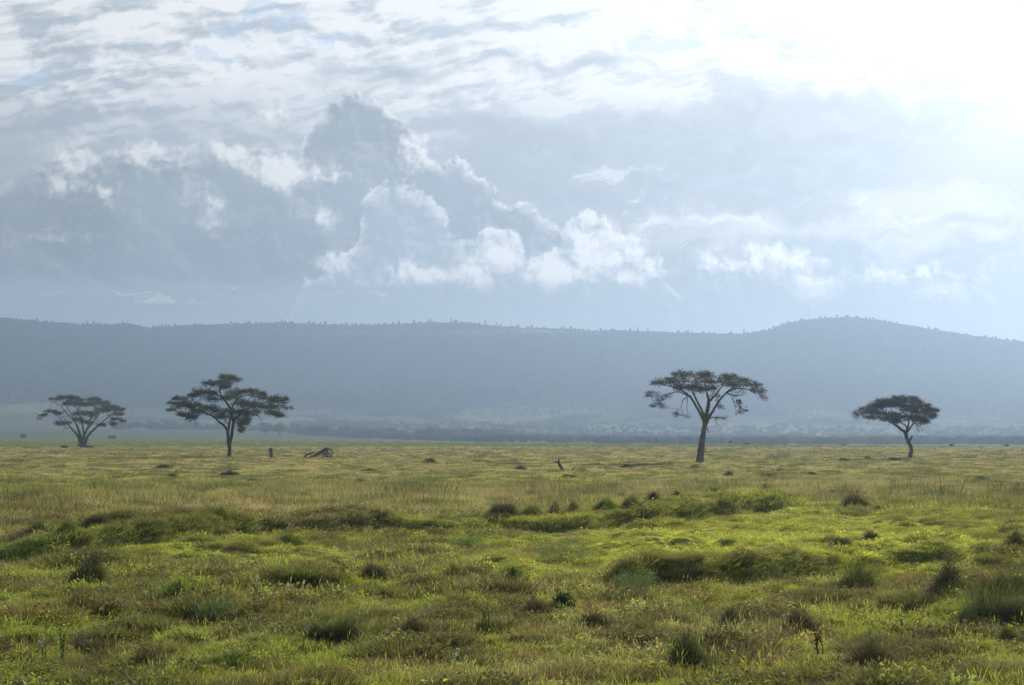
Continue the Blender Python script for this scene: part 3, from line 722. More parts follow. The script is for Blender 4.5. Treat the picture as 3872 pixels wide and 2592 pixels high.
protos = []
def proto(geo):
    k = len(protos); o = bpy.data.objects.new('tuft_%02d' % k, leafmesh('grass_tuft', geo, gmat)); protos.append(o)
for k in range(3): proto(tuft(46, .085, .05, .135, .007, .8, .45))              # 0-2 leafy tuft
for k in range(2): proto(join([tuft(40, .09, .05, .12, .006, .7, .45), stalks(4, .09, .15, .26)]))   # 3-4 with dry stalks
for k in range(2): proto(tuft(80, .11, .07, .16, .006, .8, .4))               # 5-6 dense low dome
proto(tuft(70, .17, .03, .075, .011, .8, .4, 1))                                # 7 short turf
for k in range(2): proto(tuft(70, .30, .07, .19, .016, .7, .5))               # 8-9 wide blades for distance
for k in range(2): proto(join([tuft(44, .32, .08, .2, .016, .7, .4), tuft(14, .32, .22, .38, .010, .25, .2)]))  # 10-11
def herb(n, R, h):
    a = RNG.uniform(0, 2 * PI, n); q = R * np.sqrt(RNG.uniform(0, 1, n)); z = RNG.uniform(.1, 1, n) * h * (1 - .5 * (q / R) ** 2)
    return leaves(np.stack([q * np.cos(a), q * np.sin(a), z], 1), np.stack([np.cos(a), np.sin(a), 0 * a + .4], 1) + RNG.normal(0, .5, (n, 3)), RNG.uniform(.02, .045, n), RNG.uniform(.012, .026, n))
def thatch(n, R):
    a = RNG.uniform(0, 2 * PI, n); q = R * np.sqrt(RNG.uniform(0, 1, n)); d = RNG.normal(0, 1, (n, 3)); d[:, 2] = np.abs(d[:, 2]) * .5 + .15
    return blades(np.stack([q * np.cos(a), q * np.sin(a), RNG.uniform(0, .05, n)], 1), d, RNG.uniform(.06, .17, n), .005, RNG.uniform(-.2, .9, n), 2)
for k in range(2): proto(join([herb(60, .09, .12), tuft(14, .08, .05, .13, .006, .7, .4)]))     # 12-13 leafy herb
for k in range(2): proto(join([thatch(40, .12), tuft(16, .09, .05, .13, .006, .9, .8)]))           # 14-15 bent dry thatch
pc = bpy.data.collections.new('grass_kinds')
for o in protos: pc.objects.link(o)

pts = []; 
def scatter(r0, r1, dens, half=17.3):
    h = math.radians(half); area = (r1 ** 2 - r0 ** 2) * h; n = int(area * dens)
    r = np.sqrt(RNG.uniform(r0 ** 2, r1 ** 2, n)); a = RNG.uniform(-h, h, n)
    return r * np.sin(a), r * np.cos(a)
xs, ys, ds = [], [], []
for r0, r1, dn, lod in [(19, 60, 30, 2), (60, 125, 24, 2), (19, 34, 125, 0), (34, 50, 90, 0), (50, 80, 55, 0), (80, 125, 18, 1), (125, 220, 4.5, 1), (220, 400, 1.7, 1), (400, 700, .5, 1), (700, 1100, .12, 1)]:
    a, b_ = scatter(r0, r1, dn, 26 if r1 <= 34 else 22.5 if r1 <= 60 else 20 if r1 <= 125 else 18.3); xs.append(a); ys.append(b_); ds.append(np.full(len(a), lod))
X = np.concatenate(xs); Y = np.concatenate(ys); LOD = np.concatenate(ds)
r, px, row = zones(X, Y)
soilp = soil_mask(X, Y); turfp = turf_mask(X, Y)
under = np.zeros(len(X), bool)
for v_ in VEG:
    if v_[7] == 'weed' or v_[7] == 'feather': continue
    b0, rb_ = G(v_[3], v_[4]); wv = v_[5] * rb_ / F * .36
    under |= ((X - b0.x) ** 2 + ((Y - b0.y) * 1.1) ** 2) < wv * wv
keep = ~under & (RNG.uniform(0, 1, len(X)) > soilp * .97) & (r < np.interp(px, CR_X, CR_R) + 15)
X, Y, LOD, r, px, row, turfp = [q[keep] for q in (X, Y, LOD, r, px, row, turfp)]
Z = mesh_z(X, Y)
n = len(X)
def bump(cx, cy, rx, ry, e=1.): return np.exp(-(((px - cx) / rx) ** 2 + ((row - cy) / ry) ** 2) * e)
nA = fbm(X / 3.2, Y / 3.2, 4, 61); nB = fbm(X / 9, Y / 12, 4, 62); nC = fbm(X / 1.1, Y / 1.1, 3, 63); nD = fbm(X / 28, Y / 60, 3, 64)
lush = np.clip(bump(3000, 2070, 750, 95) * 1.3 + bump(2550, 2140, 300, 80) + .8 * bump(1900, 2190, 260, 60) + .5 * bump(900, 2110, 500, 50) + .35 * bump(3300, 1960, 500, 60), 0, 1)
dryz = np.clip(.55 * bump(1700, 1900, 1500, 75) + .6 * bump(1000, 1990, 500, 45) + .5 * bump(3200, 1850, 600, 40), 0, 1)
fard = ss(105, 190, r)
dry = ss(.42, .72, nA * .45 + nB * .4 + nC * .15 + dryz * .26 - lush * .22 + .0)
dry = np.clip(dry * (1 - .75 * lush) + dryz * .5, 0, 1)
def lerp(a, b, t): return np.asarray(a) * (1 - t[:, None]) + np.asarray(b) * t[:, None]
green = lerp((.155, .205, .058), (.34, .365, .09), np.clip(lush * .9 + ss(.45, .7, nD) * .45, 0, 1))
brown = lerp((.19, .185, .08), (.32, .30, .17), np.clip(dryz + ss(.4, .7, nC) * .4, 0, 1))
tint = green * (1 - dry[:, None]) + brown * dry[:, None]
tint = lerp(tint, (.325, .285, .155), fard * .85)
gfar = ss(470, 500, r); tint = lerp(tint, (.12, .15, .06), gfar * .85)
olive = ss(.56, .7, fbm(X / 14, Y / 40, 4, 66)) * fard; tint = lerp(tint, (.18, .195, .08), olive * .4)
fine = fbm(X / .28, Y / .28, 2, 77)[:, None]; tint *= RNG.uniform(.75, 1.5, (n, 1)) * (1 + (fine - .5) * 1.5 * (1 - fard[:, None])) * np.array([1, 1, 1]) ; tint[:, 0] *= RNG.uniform(.92, 1.1, n)
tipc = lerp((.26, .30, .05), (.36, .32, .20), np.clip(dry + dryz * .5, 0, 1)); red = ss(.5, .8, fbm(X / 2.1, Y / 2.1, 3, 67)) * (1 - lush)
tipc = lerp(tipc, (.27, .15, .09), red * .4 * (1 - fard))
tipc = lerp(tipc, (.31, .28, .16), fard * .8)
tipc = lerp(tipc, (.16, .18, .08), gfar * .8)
hh_, dA, dB, iA, iB = hummocks(X, Y)
near = 1 - ss(90, 160, r)
mo = np.clip(dA * 1.6, 0, 1) * near * (1 - .85 * lush)
tint = lerp(tint, (.23, .255, .055), mo * ss(.0, .25, .42 - iA) * .6); tint = lerp(tint, (.15, .12, .075), mo * ss(.72, .82, iA) * .8)
tint = lerp(tint, (.06, .075, .025), mo * ss(.1, .0, np.abs(iA - .55)) * .8)
tipc = lerp(tipc, (.24, .15, .10), mo * ss(.68, .8, iA) * .8)
# dark wiry tussocks
tus = np.maximum(ss(.55, .64, fbm(X / 1.7, Y / 1.5, 3, 71) + .03 * dry) * (1 - .75 * lush), ss(.25, .5, dB) * (iB > .45) * near * (1 - .7 * lush))
tus = tus * (1 - .6 * dryz) * (RNG.uniform(0, 1, n) < .85)
cA, cI = domes(X + 3, Y * .7, 4.2, 220, .10, .26); clump = ss(.1, .5, cA) * (cI < .7) * ss(60, 90, r) * (1 - .5 * gfar)
cB, cJ = domes(X + 3, Y * .8, 2.1, 240, .14, .3); clump = np.maximum(clump, .8 * ss(.1, .5, cB) * (cJ < .35) * ss(60, 90, r) * (1 - gfar))
tint = lerp(tint, (.06, .085, .03), clump * .85); tipc = lerp(tipc, (.09, .11, .045), clump * .8)
tint = lerp(tint, (.055, .06, .03), tus * .85); tipc = lerp(tipc, (.15, .11, .07), tus * .65)
tint = lerp(tint, (.115, .155, .045), turfp * .85); tipc = lerp(tipc, (.19, .22, .07), turfp * .85)
idx = np.where(LOD == 0, RNG.integers(0, 3, n), RNG.integers(8, 10, n))
st_ = RNG.uniform(0, 1, n) < np.clip(.09 + dry * .2 + dryz * .3 - lush * .3, 0, .9)
idx = np.where(st_ & (LOD == 0), RNG.integers(3, 5, n), idx); idx = np.where(st_ & (LOD == 1), RNG.integers(10, 12, n), idx)
idx = np.where((tus > .5) & (LOD == 0), RNG.integers(5, 7, n), idx)
herbf = ss(.5, .7, fbm(X / .9, Y / .9, 3, 75)); rh = RNG.uniform(0, 1, n)
idx = np.where((LOD == 0) & (rh < .03 + .3 * herbf * (1 - dryz)), RNG.integers(12, 14, n), idx)
idx = np.where((LOD == 0) & (rh > .97 - .30 * dry * (1 - lush)), RNG.integers(14, 16, n), idx)
idx = np.where((turfp > .4) | (LOD == 2), 7, idx)
sc_s = RNG.uniform(.65, 1.35, n) * (1 + .3 * tus + .35 * dA * near + .7 * clump) * (.8 + .5 * ss(.35, .7, fbm(X / 2.4, Y / 2.4, 3, 72))) * (1 - .18 * lush)
sc_s *= np.where(LOD == 1, 1 - .25 * fard, 1) 
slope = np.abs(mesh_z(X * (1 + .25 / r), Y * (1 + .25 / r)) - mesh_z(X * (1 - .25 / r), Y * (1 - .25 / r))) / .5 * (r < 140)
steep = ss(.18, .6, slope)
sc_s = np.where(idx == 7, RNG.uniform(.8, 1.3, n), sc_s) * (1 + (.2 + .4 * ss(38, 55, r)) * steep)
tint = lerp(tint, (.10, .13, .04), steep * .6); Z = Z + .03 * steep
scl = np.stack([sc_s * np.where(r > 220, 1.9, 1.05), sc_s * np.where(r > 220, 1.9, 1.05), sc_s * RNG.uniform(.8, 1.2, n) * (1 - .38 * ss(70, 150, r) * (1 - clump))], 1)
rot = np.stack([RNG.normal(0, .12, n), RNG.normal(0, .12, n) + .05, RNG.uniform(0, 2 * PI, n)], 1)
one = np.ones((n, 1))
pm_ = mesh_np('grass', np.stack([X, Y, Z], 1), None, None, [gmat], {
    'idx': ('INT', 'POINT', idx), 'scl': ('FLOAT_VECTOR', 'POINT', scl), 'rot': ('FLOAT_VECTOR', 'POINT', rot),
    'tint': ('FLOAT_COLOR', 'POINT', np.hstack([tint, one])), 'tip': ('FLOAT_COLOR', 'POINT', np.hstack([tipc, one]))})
gro = tag(link('grass', pm_), 'savanna grass in green and straw tufts covering the plain', 'grass', kind='stuff')
print('tufts', n)

md = gro.modifiers.new('tufts', 'NODES'); md.node_group = scatter_group('tuft_scatter', pc)
#@@END_A
#@@OBJECTS
# ------------------------------------------------------------------ materials for plants and wood
bark = mat_wood('acacia_bark', (.035, .03, .022), (.085, .07, .05), 5)
bark_y = mat_wood('yellow_fever_tree_bark', (.045, .040, .022), (.10, .088, .042), 5)
dead = mat_wood('weathered_dead_wood', (.032, .027, .024), (.085, .072, .062), 9)
pale_wood = mat_wood('sun_bleached_wood', (.12, .11, .10), (.26, .24, .22), 9)
leaf_dk = mat_leaf('acacia_leaf', (.012, .018, .008), (.032, .038, .016), trans=.25, gloss=.02)
leaf_ol = mat_leaf('acacia_leaf_olive', (.026, .032, .013), (.065, .072, .026), trans=.3, gloss=.02)
leaf_br = mat_leaf('acacia_leaf_brownish', (.022, .020, .013), (.052, .043, .026), trans=.3, gloss=.02)
far_leaf = mat_leaf('distant_tree_leaf', (.042, .056, .024), (.068, .082, .036), trans=.25, gloss=.0)
nestm = mat_wood('nest_straw', (.04, .03, .02), (.09, .07, .04), 30)

# ------------------------------------------------------------------ acacias: limbs traced as 3-D skeletons, twigs grown into flat leaf layers
def grow(nodes, attr, step, infl, kill, iters):
    pos = [np.array(p) for p in nodes]; par = [-1] * len(nodes)
    Pn = np.array(pos); A = attr.copy()
    d = np.linalg.norm(A[:, None] - Pn[None], axis=2); near_ = d.argmin(1); nd = d.min(1)
    for it in range(iters):
        act = nd < infl
        if not act.any(): break
        u, inv = np.unique(near_[act], return_inverse=True)
        v = A[act] - Pn[near_[act]]; v /= np.linalg.norm(v, axis=1, keepdims=True) + 1e-9
        s_ = np.zeros((len(u), 3)); np.add.at(s_, inv, v)
        s_ += RNG.normal(0, .35, s_.shape); s_ /= np.linalg.norm(s_, axis=1, keepdims=True) + 1e-9
        new = Pn[u] + s_ * step
        o = len(Pn); Pn = np.concatenate([Pn, new]); par += list(u)
        dd = np.linalg.norm(A[:, None] - new[None], axis=2); k = dd.argmin(1); m = dd[np.arange(len(A)), k] < nd
        near_ = np.where(m, o + k, near_); nd = np.where(m, dd[np.arange(len(A)), k], nd)
        keep_ = nd > kill
        A, near_, nd = A[keep_], near_[keep_], nd[keep_]
        if len(A) == 0: break
    return Pn, np.array(par)

def acacia(px, py, org, scale, wcrop, limbs, pads, R, label, barkm, leafm, leafm2, dens=1., spray=.42, seed=1, extra=()):
    global RNG
    RNG = np.random.default_rng(seed)
    base, r = G(px, py)
    mpp = r / F * scale                                   # metres per crop pixel
    az = math.atan2(base.x, base.y)
    ux, uy = (px - org[0]) / scale, (py - org[1]) / scale
    def loc(x, y, dep=0.): return np.array([(x - ux) * mpp, dep, (uy - y) * mpp])
    root = link('acacia_tree', None, tuple(base - Vector((0, 0, .1))), -az)
    tag(root, label, 'tree', 'lone acacia trees on the plain')
    lines = []; skel = []
    for L, dep in limbs:
        P_ = np.array([loc(x, y) for x, y, q in L]); Rr = np.array([q * mpp for _, _, q in L])
        t = np.linspace(0, 1, len(L)) ** 1.2; P_[:, 1] += t * dep * R * mpp
        P_, Rr = refine(P_, Rr, .28, .02); lines.append((P_, np.maximum(Rr, .012)))
        k = int(len(P_) * .3); skel += list(P_[k:])
    trunk = link('trunk', tubemesh('trunk', lines, barkm, 8, .07), parent=root)
    att = []
    for (x, y, rx, ry) in pads:
        low_ = .95 if (label.startswith('tallest') and y > 395) else 1.
        c = loc(x, y); hw = rx * mpp * .93; hh = max(ry * mpp * .6, .1); dx = c[0]
        rem = math.sqrt(max((R * mpp) ** 2 - dx * dx, 0)); nn = max(1, int(round(rem / max(hw, .6) * 1.1)))
        deps = [RNG.normal(0, .5)] if (rem < .7) else [RNG.normal(-.6, .5), RNG.normal(.6, .5)] if low_ < 1 else np.linspace(-rem * .72, rem * .72, nn + 1) + RNG.normal(0, .25, nn + 1)
        for dpt in deps:
            fall = 1 - .25 * abs(dpt) / (R * mpp + 1e-6)
            m_ = max(8, int(hw * fall * hw * dens * low_ * 22 / (1 + .35 * len(deps))))
            a = RNG.uniform(0, 2 * PI, m_); q = np.sqrt(RNG.uniform(0, 1, m_))
            q = q * np.where(RNG.uniform(0, 1, m_) < .25, RNG.uniform(1., 1.25, m_), 1.)
            att.append(np.stack([c[0] + q * np.cos(a) * hw * fall, dpt + q * np.sin(a) * hw * .9, c[2] + RNG.normal(0, .5, m_) * hh * np.clip(1.3 - .6 * q, .5, 2) - q * hh * .15], 1))
    att = np.concatenate(att)
    if len(att) > 5200: att = att[RNG.choice(len(att), 5200, replace=False)]
    Pn, par = grow(skel, att, .21, 2.4, .2, 60)
    n = len(Pn); cnt = np.ones(n)
    for k in range(n - 1, len(skel) - 1, -1): cnt[par[k]] += cnt[k]
    seg = [(np.array([Pn[par[k]], Pn[k]]), np.array([.0075 * min(cnt[par[k]], 80) ** .42 if par[k] >= len(skel) else .0075 * cnt[k] ** .42, .0075 * cnt[k] ** .42])) for k in range(len(skel), n)]
    link('branches', tubemesh('branches', seg, barkm, 3), parent=root)
    tip = np.arange(len(skel), n)[cnt[len(skel):] < 7]
    rep_ = 10
    tp = np.repeat(tip, rep_); m_ = len(tp)
    tp_par = par[tp]; d0 = Pn[tp] - Pn[tp_par]; d0 /= np.linalg.norm(d0, axis=1, keepdims=True) + 1e-9
    out_ = Pn[tp].copy(); out_[:, 2] = 0; out_ /= np.linalg.norm(out_, axis=1, keepdims=True) + 1e-9
    d = d0 * .5 + out_ * .8 + RNG.normal(0, .5, (m_, 3)) * [1, 1, .30] + [0, 0, .04]
    pp = Pn[tp] + RNG.normal(0, .13, (m_, 3)) * [1, 1, .5]
    geo = leaves(pp, d, RNG.uniform(.5, 1.5, m_) * spray, RNG.uniform(.5, 1.1, m_) * spray * .12, .1)
    V, q_, t_, b_, h_ = geo
    mi = (fbm(V[t_[:, 0], 0] / 1.3, V[t_[:, 0], 2] / .8 + 5, 3, seed) > .52).astype(np.int32)
    me = mesh_np('crown', V, None, t_, [leafm, leafm2], {'bv': ('FLOAT', 'POINT', b_), 'bh': ('FLOAT', 'POINT', h_)}, mi=mi)
    link('crown', me, parent=root)
    for nm, LL, mt in extra:
        for L in LL:
            P_ = np.array([loc(x, y, -.2) for x, y, q in L]); link(nm, tubemesh(nm, [refine(P_, np.array([q * mpp for _, _, q in L]), .12, 0)], mt, 8, .15), parent=root)
    return root, loc, base, az

# far left: many-stemmed fan
acacia(312, 1693, (100, 1450), .17857, 0,
  [([(1190, 1365, 48), (1170, 1300, 40), (1110, 1150, 27), (1060, 1060, 21), (960, 960, 17), (900, 890, 13), (840, 830, 9), (760, 790, 7), (680, 700, 5), (600, 650, 5), (500, 620, 3)], -.15),
   ([(1195, 1330, 40), (1130, 1060, 24), (1080, 900, 18), (1000, 780, 13), (900, 680, 11), (800, 570, 9), (720, 480, 7), (600, 410, 5), (520, 360, 4)], .35),
   ([(1200, 1330, 40), (1215, 1100, 25), (1190, 920, 15), (1150, 760, 11), (1100, 600, 8), (1000, 450, 6), (900, 360, 4)], -.5),
   ([(1215, 1330, 36), (1220, 1080, 22), (1290, 930, 15), (1340, 780, 12), (1400, 620, 9), (1450, 480, 7), (1400, 380, 4)], .55),
   ([(1220, 1330, 36), (1290, 1120, 24), (1370, 1020, 21), (1480, 920, 19), (1580, 840, 13), (1690, 730, 10), (1800, 640, 8), (1900, 560, 5)], .1),
   ([(1225, 1120, 18), (1270, 980, 15), (1380, 850, 11), (1500, 700, 9), (1560, 560, 7), (1600, 450, 4)], -.35),
   ([(1480, 920, 13), (1620, 860, 9), (1780, 800, 6), (1860, 860, 3)], .1),
   ([(1165, 1335, 24), (1120, 1310, 20), (1075, 1285, 12)], 0),
   ([(1120, 1100, 15), (1080, 950, 12), (980, 690, 9), (850, 500, 7), (780, 400, 4)], -.3),
   ([(920, 945, 6), (810, 940, 5), (795, 1050, 3)], 0)],
  [(620, 340, 130, 28), (880, 310, 240, 55), (1050, 350, 200, 75), (1000, 440, 250, 60), (1400, 340, 150, 60), (1550, 420, 180, 75), (1300, 450, 200, 60), (1750, 510, 200, 65), (1900, 560, 140, 65), (1600, 560, 200, 90),
   (550, 600, 160, 50), (400, 680, 100, 40), (700, 640, 90, 50), (800, 840, 170, 80), (330, 750, 50, 25), (1150, 640, 150, 80), (1350, 650, 170, 100), (1900, 650, 130, 60), (1850, 760, 120, 40), (2000, 800, 60, 35),
   (1800, 860, 80, 60), (1250, 830, 150, 90), (1100, 760, 120, 70), (1560, 880, 80, 35)], 860,
  'many-stemmed fan-shaped acacia farthest out on the plain, beyond the others', bark, leaf_ol, leaf_br, 1.0, .5, 5)
# left: irregular layered crown on a forked trunk
acacia(868, 1730, (600, 1390), .23593, 0,
  [([(1138, 1445, 34), (1136, 1300, 31), (1130, 1200, 38), (1110, 1100, 24), (1103, 1010, 23), (1080, 960, 20), (1030, 905, 18), (970, 880, 16), (900, 800, 15), (830, 755, 14), (700, 720, 12), (560, 650, 9), (420, 600, 7), (300, 580, 5)], -.1),
   ([(1108, 1020, 20), (1130, 880, 18), (1150, 800, 16), (1140, 680, 16)], .25),
   ([(1140, 1200, 30), (1165, 1120, 26), (1185, 950, 24), (1200, 860, 24), (1170, 750, 24), (1140, 650, 20), (1080, 560, 14), (1010, 480, 11), (970, 380, 12), (990, 310, 8), (1050, 220, 5)], 0),
   ([(1200, 860, 20), (1300, 740, 12), (1450, 640, 10), (1600, 620, 8), (1750, 680, 6), (1880, 740, 4)], -.35),
   ([(1170, 740, 18), (1180, 600, 12), (1280, 480, 9), (1400, 440, 8), (1550, 460, 6), (1750, 500, 5), (1900, 520, 3)], .3),
   ([(1070, 540, 11), (1000, 480, 9), (900, 400, 7), (780, 370, 4)], -.3),
   ([(900, 800, 11), (800, 700, 9), (700, 600, 8), (560, 530, 5)], .4),
   ([(1600, 620, 7), (1800, 660, 5), (2000, 640, 4), (2120, 636, 2)], -.1),
   ([(1240, 860, 8), (1270, 960, 5), (1310, 1050, 3)], 0), ([(1560, 740, 5), (1640, 860, 4), (1680, 930, 2)], 0),
   ([(600, 800, 5), (590, 880, 3), (592, 950, 2)], 0), ([(1130, 900, 10), (1090, 885, 8), (1070, 875, 5)], -.1)],
  [(1080, 145, 130, 25), (1180, 190, 130, 40), (1030, 240, 160, 50), (850, 260, 160, 40), (1060, 310, 90, 30), (700, 380, 160, 50), (820, 410, 150, 50), (600, 440, 100, 40), (380, 500, 170, 50), (280, 560, 130, 50), (450, 600, 200, 70),
   (250, 680, 100, 25), (600, 620, 150, 70), (650, 700, 170, 80), (430, 750, 110, 25), (560, 800, 100, 60), (850, 640, 150, 50), (900, 500, 180, 50), (1000, 700, 170, 50), (1000, 780, 100, 40), (1250, 400, 200, 60), (1420, 380, 150, 50),
   (1560, 420, 150, 60), (1750, 490, 180, 60), (1900, 540, 130, 40), (1990, 500, 60, 25), (1350, 560, 220, 80), (1500, 600, 200, 60), (1250, 700, 200, 110), (1420, 720, 200, 90), (1300, 820, 180, 80), (1750, 620, 200, 30),
   (2030, 640, 110, 14), (1800, 720, 150, 60), (1880, 760, 90, 35), (1150, 480, 150, 60), (1350, 880, 80, 70), (1310, 980, 40, 60)], 900,
  'acacia with ragged tiered crown on a forked trunk, beside the broken stump', bark, leaf_dk, leaf_ol, .85, .46, 8)
# right: tall flat-topped fever tree
t3, loc3, base3, az3 = acacia(2645, 1754, (2400, 1380), .25508, 0,
  [([(962, 1470, 62), (970, 1360, 56), (985, 1250, 50), (1008, 1080, 43), (1033, 930, 35), (1045, 830, 40), (1060, 740, 32), (1085, 640, 28), (1110, 520, 22), (1080, 440, 13), (1060, 380, 9), (1040, 260, 6)], 0),
   ([(1035, 840, 28), (990, 750, 22), (930, 640, 18), (850, 500, 17), (760, 410, 15), (640, 350, 11), (540, 320, 8), (430, 300, 5)], -.15),
   ([(1035, 760, 24), (1010, 700, 19), (960, 590, 16), (900, 480, 14), (850, 370, 11), (850, 260, 8), (900, 200, 5)], .4),
   ([(1120, 530, 18), (1200, 440, 11), (1270, 360, 8), (1330, 280, 5)], -.45),
   ([(1060, 860, 32), (1100, 780, 26), (1140, 715, 19), (1210, 600, 15), (1280, 490, 14), (1360, 410, 14), (1460, 360, 11), (1560, 345, 9), (1680, 370, 7), (1800, 420, 5)], .1),
   ([(1360, 410, 10), (1460, 330, 7), (1600, 300, 6), (1720, 300, 4)], .4),
   ([(850, 500, 10), (700, 400, 8), (560, 400, 7), (450, 470, 5), (350, 570, 4), (280, 640, 3)], -.2),
   ([(780, 470, 7), (700, 540, 6), (690, 620, 4), (720, 720, 3), (730, 780, 2)], -.1), ([(790, 480, 6), (770, 600, 4), (790, 700, 3), (810, 790, 2)], .1),
   ([(690, 620, 3), (640, 690, 2), (590, 760, 2)], -.1), ([(730, 770, 3), (790, 780, 2), (830, 800, 2)], -.1),
   ([(1120, 790, 10), (1180, 760, 6), (1270, 780, 5), (1360, 810, 3)], 0), ([(1190, 790, 4), (1230, 880, 3), (1270, 915, 2)], 0),
   ([(1075, 930, 9), (1085, 960, 7), (1097, 1025, 3)], 0), ([(1440, 480, 7), (1480, 580, 5), (1500, 700, 3), (1500, 745, 2)], -.1), ([(1500, 560, 4), (1600, 640, 3), (1660, 690, 2)], -.1),
   ([(1035, 1265, 9), (1050, 1290, 7)], 0)],
  [(720, 140, 160, 45), (500, 250, 200, 60), (880, 150, 200, 45), (640, 220, 170, 50), (1060, 150, 120, 40), (1350, 170, 180, 50), (1560, 230, 170, 60), (1720, 300, 150, 60), (1820, 380, 110, 55), (1000, 240, 200, 60), (1250, 250, 200, 60),
   (340, 270, 100, 40), (270, 400, 100, 25), (250, 460, 90, 20), (470, 450, 110, 50), (400, 520, 90, 45), (330, 600, 90, 45), (430, 600, 60, 60), (1500, 440, 130, 50), (1530, 570, 80, 50), (1880, 470, 70, 40), (1920, 520, 40, 20), (850, 320, 120, 35),
   (1100, 340, 140, 50), (1250, 790, 110, 40), (1450, 300, 130, 50), (700, 330, 120, 30), (1180, 440, 110, 40), (960, 360, 120, 40), (1550, 680, 60, 60), (640, 720, 50, 50), (790, 760, 40, 30), (1250, 620, 40, 60)], 930,
  'tallest acacia, with thick leaning trunk, open spreading limbs and flat umbrella top', bark_y, leaf_br, leaf_br, .8, .38, 12)
# far right: dense dark umbrella on a crooked trunk
acacia(3443, 1738, (3180, 1470), .19134, 0,
  [([(1365, 1412, 46), (1375, 1280, 42), (1402, 1200, 38), (1372, 1120, 36), (1330, 1030, 38), (1300, 950, 36), (1288, 860, 32), (1200, 810, 26), (1110, 740, 23), (1030, 690, 17), (950, 640, 12), (800, 570, 8), (650, 520, 6), (450, 480, 4)], -.1),
   ([(1300, 880, 30), (1320, 770, 19), (1270, 720, 13), (1190, 670, 10), (1100, 600, 6)], .35),
   ([(1325, 790, 18), (1350, 700, 15), (1340, 620, 10), (1300, 500, 7), (1250, 350, 4)], -.3),
   ([(1305, 860, 26), (1370, 780, 18), (1430, 710, 15), (1490, 650, 10), (1600, 560, 8), (1750, 480, 4)], 0),
   ([(1350, 1050, 24), (1390, 980, 19), (1415, 930, 13)], 0), ([(1430, 710, 13), (1430, 640, 9), (1480, 500, 5)], .4),
   ([(500, 540, 5), (430, 620, 4), (350, 690, 2)], 0), ([(580, 560, 5), (570, 650, 4), (530, 700, 3)], 0), ([(1480, 680, 9), (1500, 780, 7), (1530, 870, 3)], -.1), ([(1000, 650, 5), (950, 720, 4), (900, 785, 2)], 0),
   ([(1500, 720, 4), (1560, 760, 3), (1620, 800, 2)], 0)],
  [(850, 255, 120, 22), (1200, 200, 140, 28), (1430, 215, 90, 32), (1100, 250, 250, 50), (1450, 280, 200, 50), (950, 300, 250, 50), (800, 350, 250, 60), (600, 410, 200, 50), (420, 460, 130, 38), (330, 520, 100, 24), (550, 500, 180, 50), (750, 470, 220, 70),
   (1050, 520, 200, 70), (950, 590, 200, 70), (1150, 340, 200, 40), (1350, 360, 250, 60), (1600, 350, 150, 50), (1700, 420, 160, 60), (1600, 470, 250, 80), (1350, 430, 200, 50), (1750, 540, 120, 50), (1450, 570, 220, 70), (1250, 570, 200, 60),
   (1550, 620, 120, 40), (1100, 640, 120, 40), (1830, 440, 60, 40), (620, 570, 110, 30), (1620, 660, 80, 25)], 840,
  'small dark umbrella acacia with dense crown and crooked trunk bearing a broken limb', bark, leaf_dk, leaf_dk, 1.5, .48, 15)
RNG = np.random.default_rng(99)

# weaver nests hanging in the tall acacia
rotm = lambda v: Vector((v[0] * math.cos(-az3) - v[1] * math.sin(-az3), v[0] * math.sin(-az3) + v[1] * math.cos(-az3), v[2]))
for (x, y, w_, h_) in [(1555, 545, 26, 22), (1515, 545, 16, 18), (1560, 640, 15, 34), (1650, 632, 11, 12), (1632, 690, 13, 14), (1658, 680, 10, 12), (1885, 400, 12, 18)]:
    s_ = base3 + rotm(loc3(x, y, -.25)); m_ = .0261 * .255
    k = 7; zz = np.linspace(-1, 1, k); P_ = np.stack([zz * 0, zz * 0, zz * h_ * m_], 1)
    o = link('bird_nest', tubemesh('bird_nest', [(P_, np.sqrt(np.clip(1 - zz ** 2, .03, 1)) * w_ * m_ * (1 - .2 * zz))], nestm, 9, .12), tuple(s_))
    tag(o, 'small round woven nest hanging from the outer twigs of the tallest acacia', 'nest', 'weaver nests hanging in the tallest acacia')

# ------------------------------------------------------------------ dead wood on the plain
def deadwood(name, label, cat, px, py, org, scale, parts, mat, mats=None):
    base, r = G(px, py); mpp = r / F * scale; az_ = math.atan2(base.x, base.y)
    ux, uy = (px - org[0]) / scale, (py - org[1]) / scale
    root = link(name, None, tuple(base - Vector((0, 0, .03))), -az_); tag(root, label, cat)
    for nm, Ls in parts:
        lines = []
        for L, d0, d1 in Ls:
            P_ = np.array([[(x - ux) * mpp, 0, (uy - y) * mpp] for x, y, q in L]); P_[:, 1] = np.linspace(d0, d1, len(L))
            lines.append(refine(P_, np.array([q * mpp * 1.22 for _, _, q in L]), .09, .006))
        link(nm, tubemesh(nm, lines, (mats or {}).get(nm, mat), 8, .12), parent=root)
    return root
deadwood('tree_stump', 'upright broken dark stump standing between the forked acacia and the fallen tree', 'stump', 1024, 1734, (960, 1650), .18780,
  [('stem', [([(345, 450, 38), (345, 425, 32), (350, 380, 30), (346, 335, 30), (340, 300, 31), (340, 262, 33), (338, 240, 30)], 0, 0), ([(330, 262, 14), (326, 236, 10)], .05, .05)])], dead)
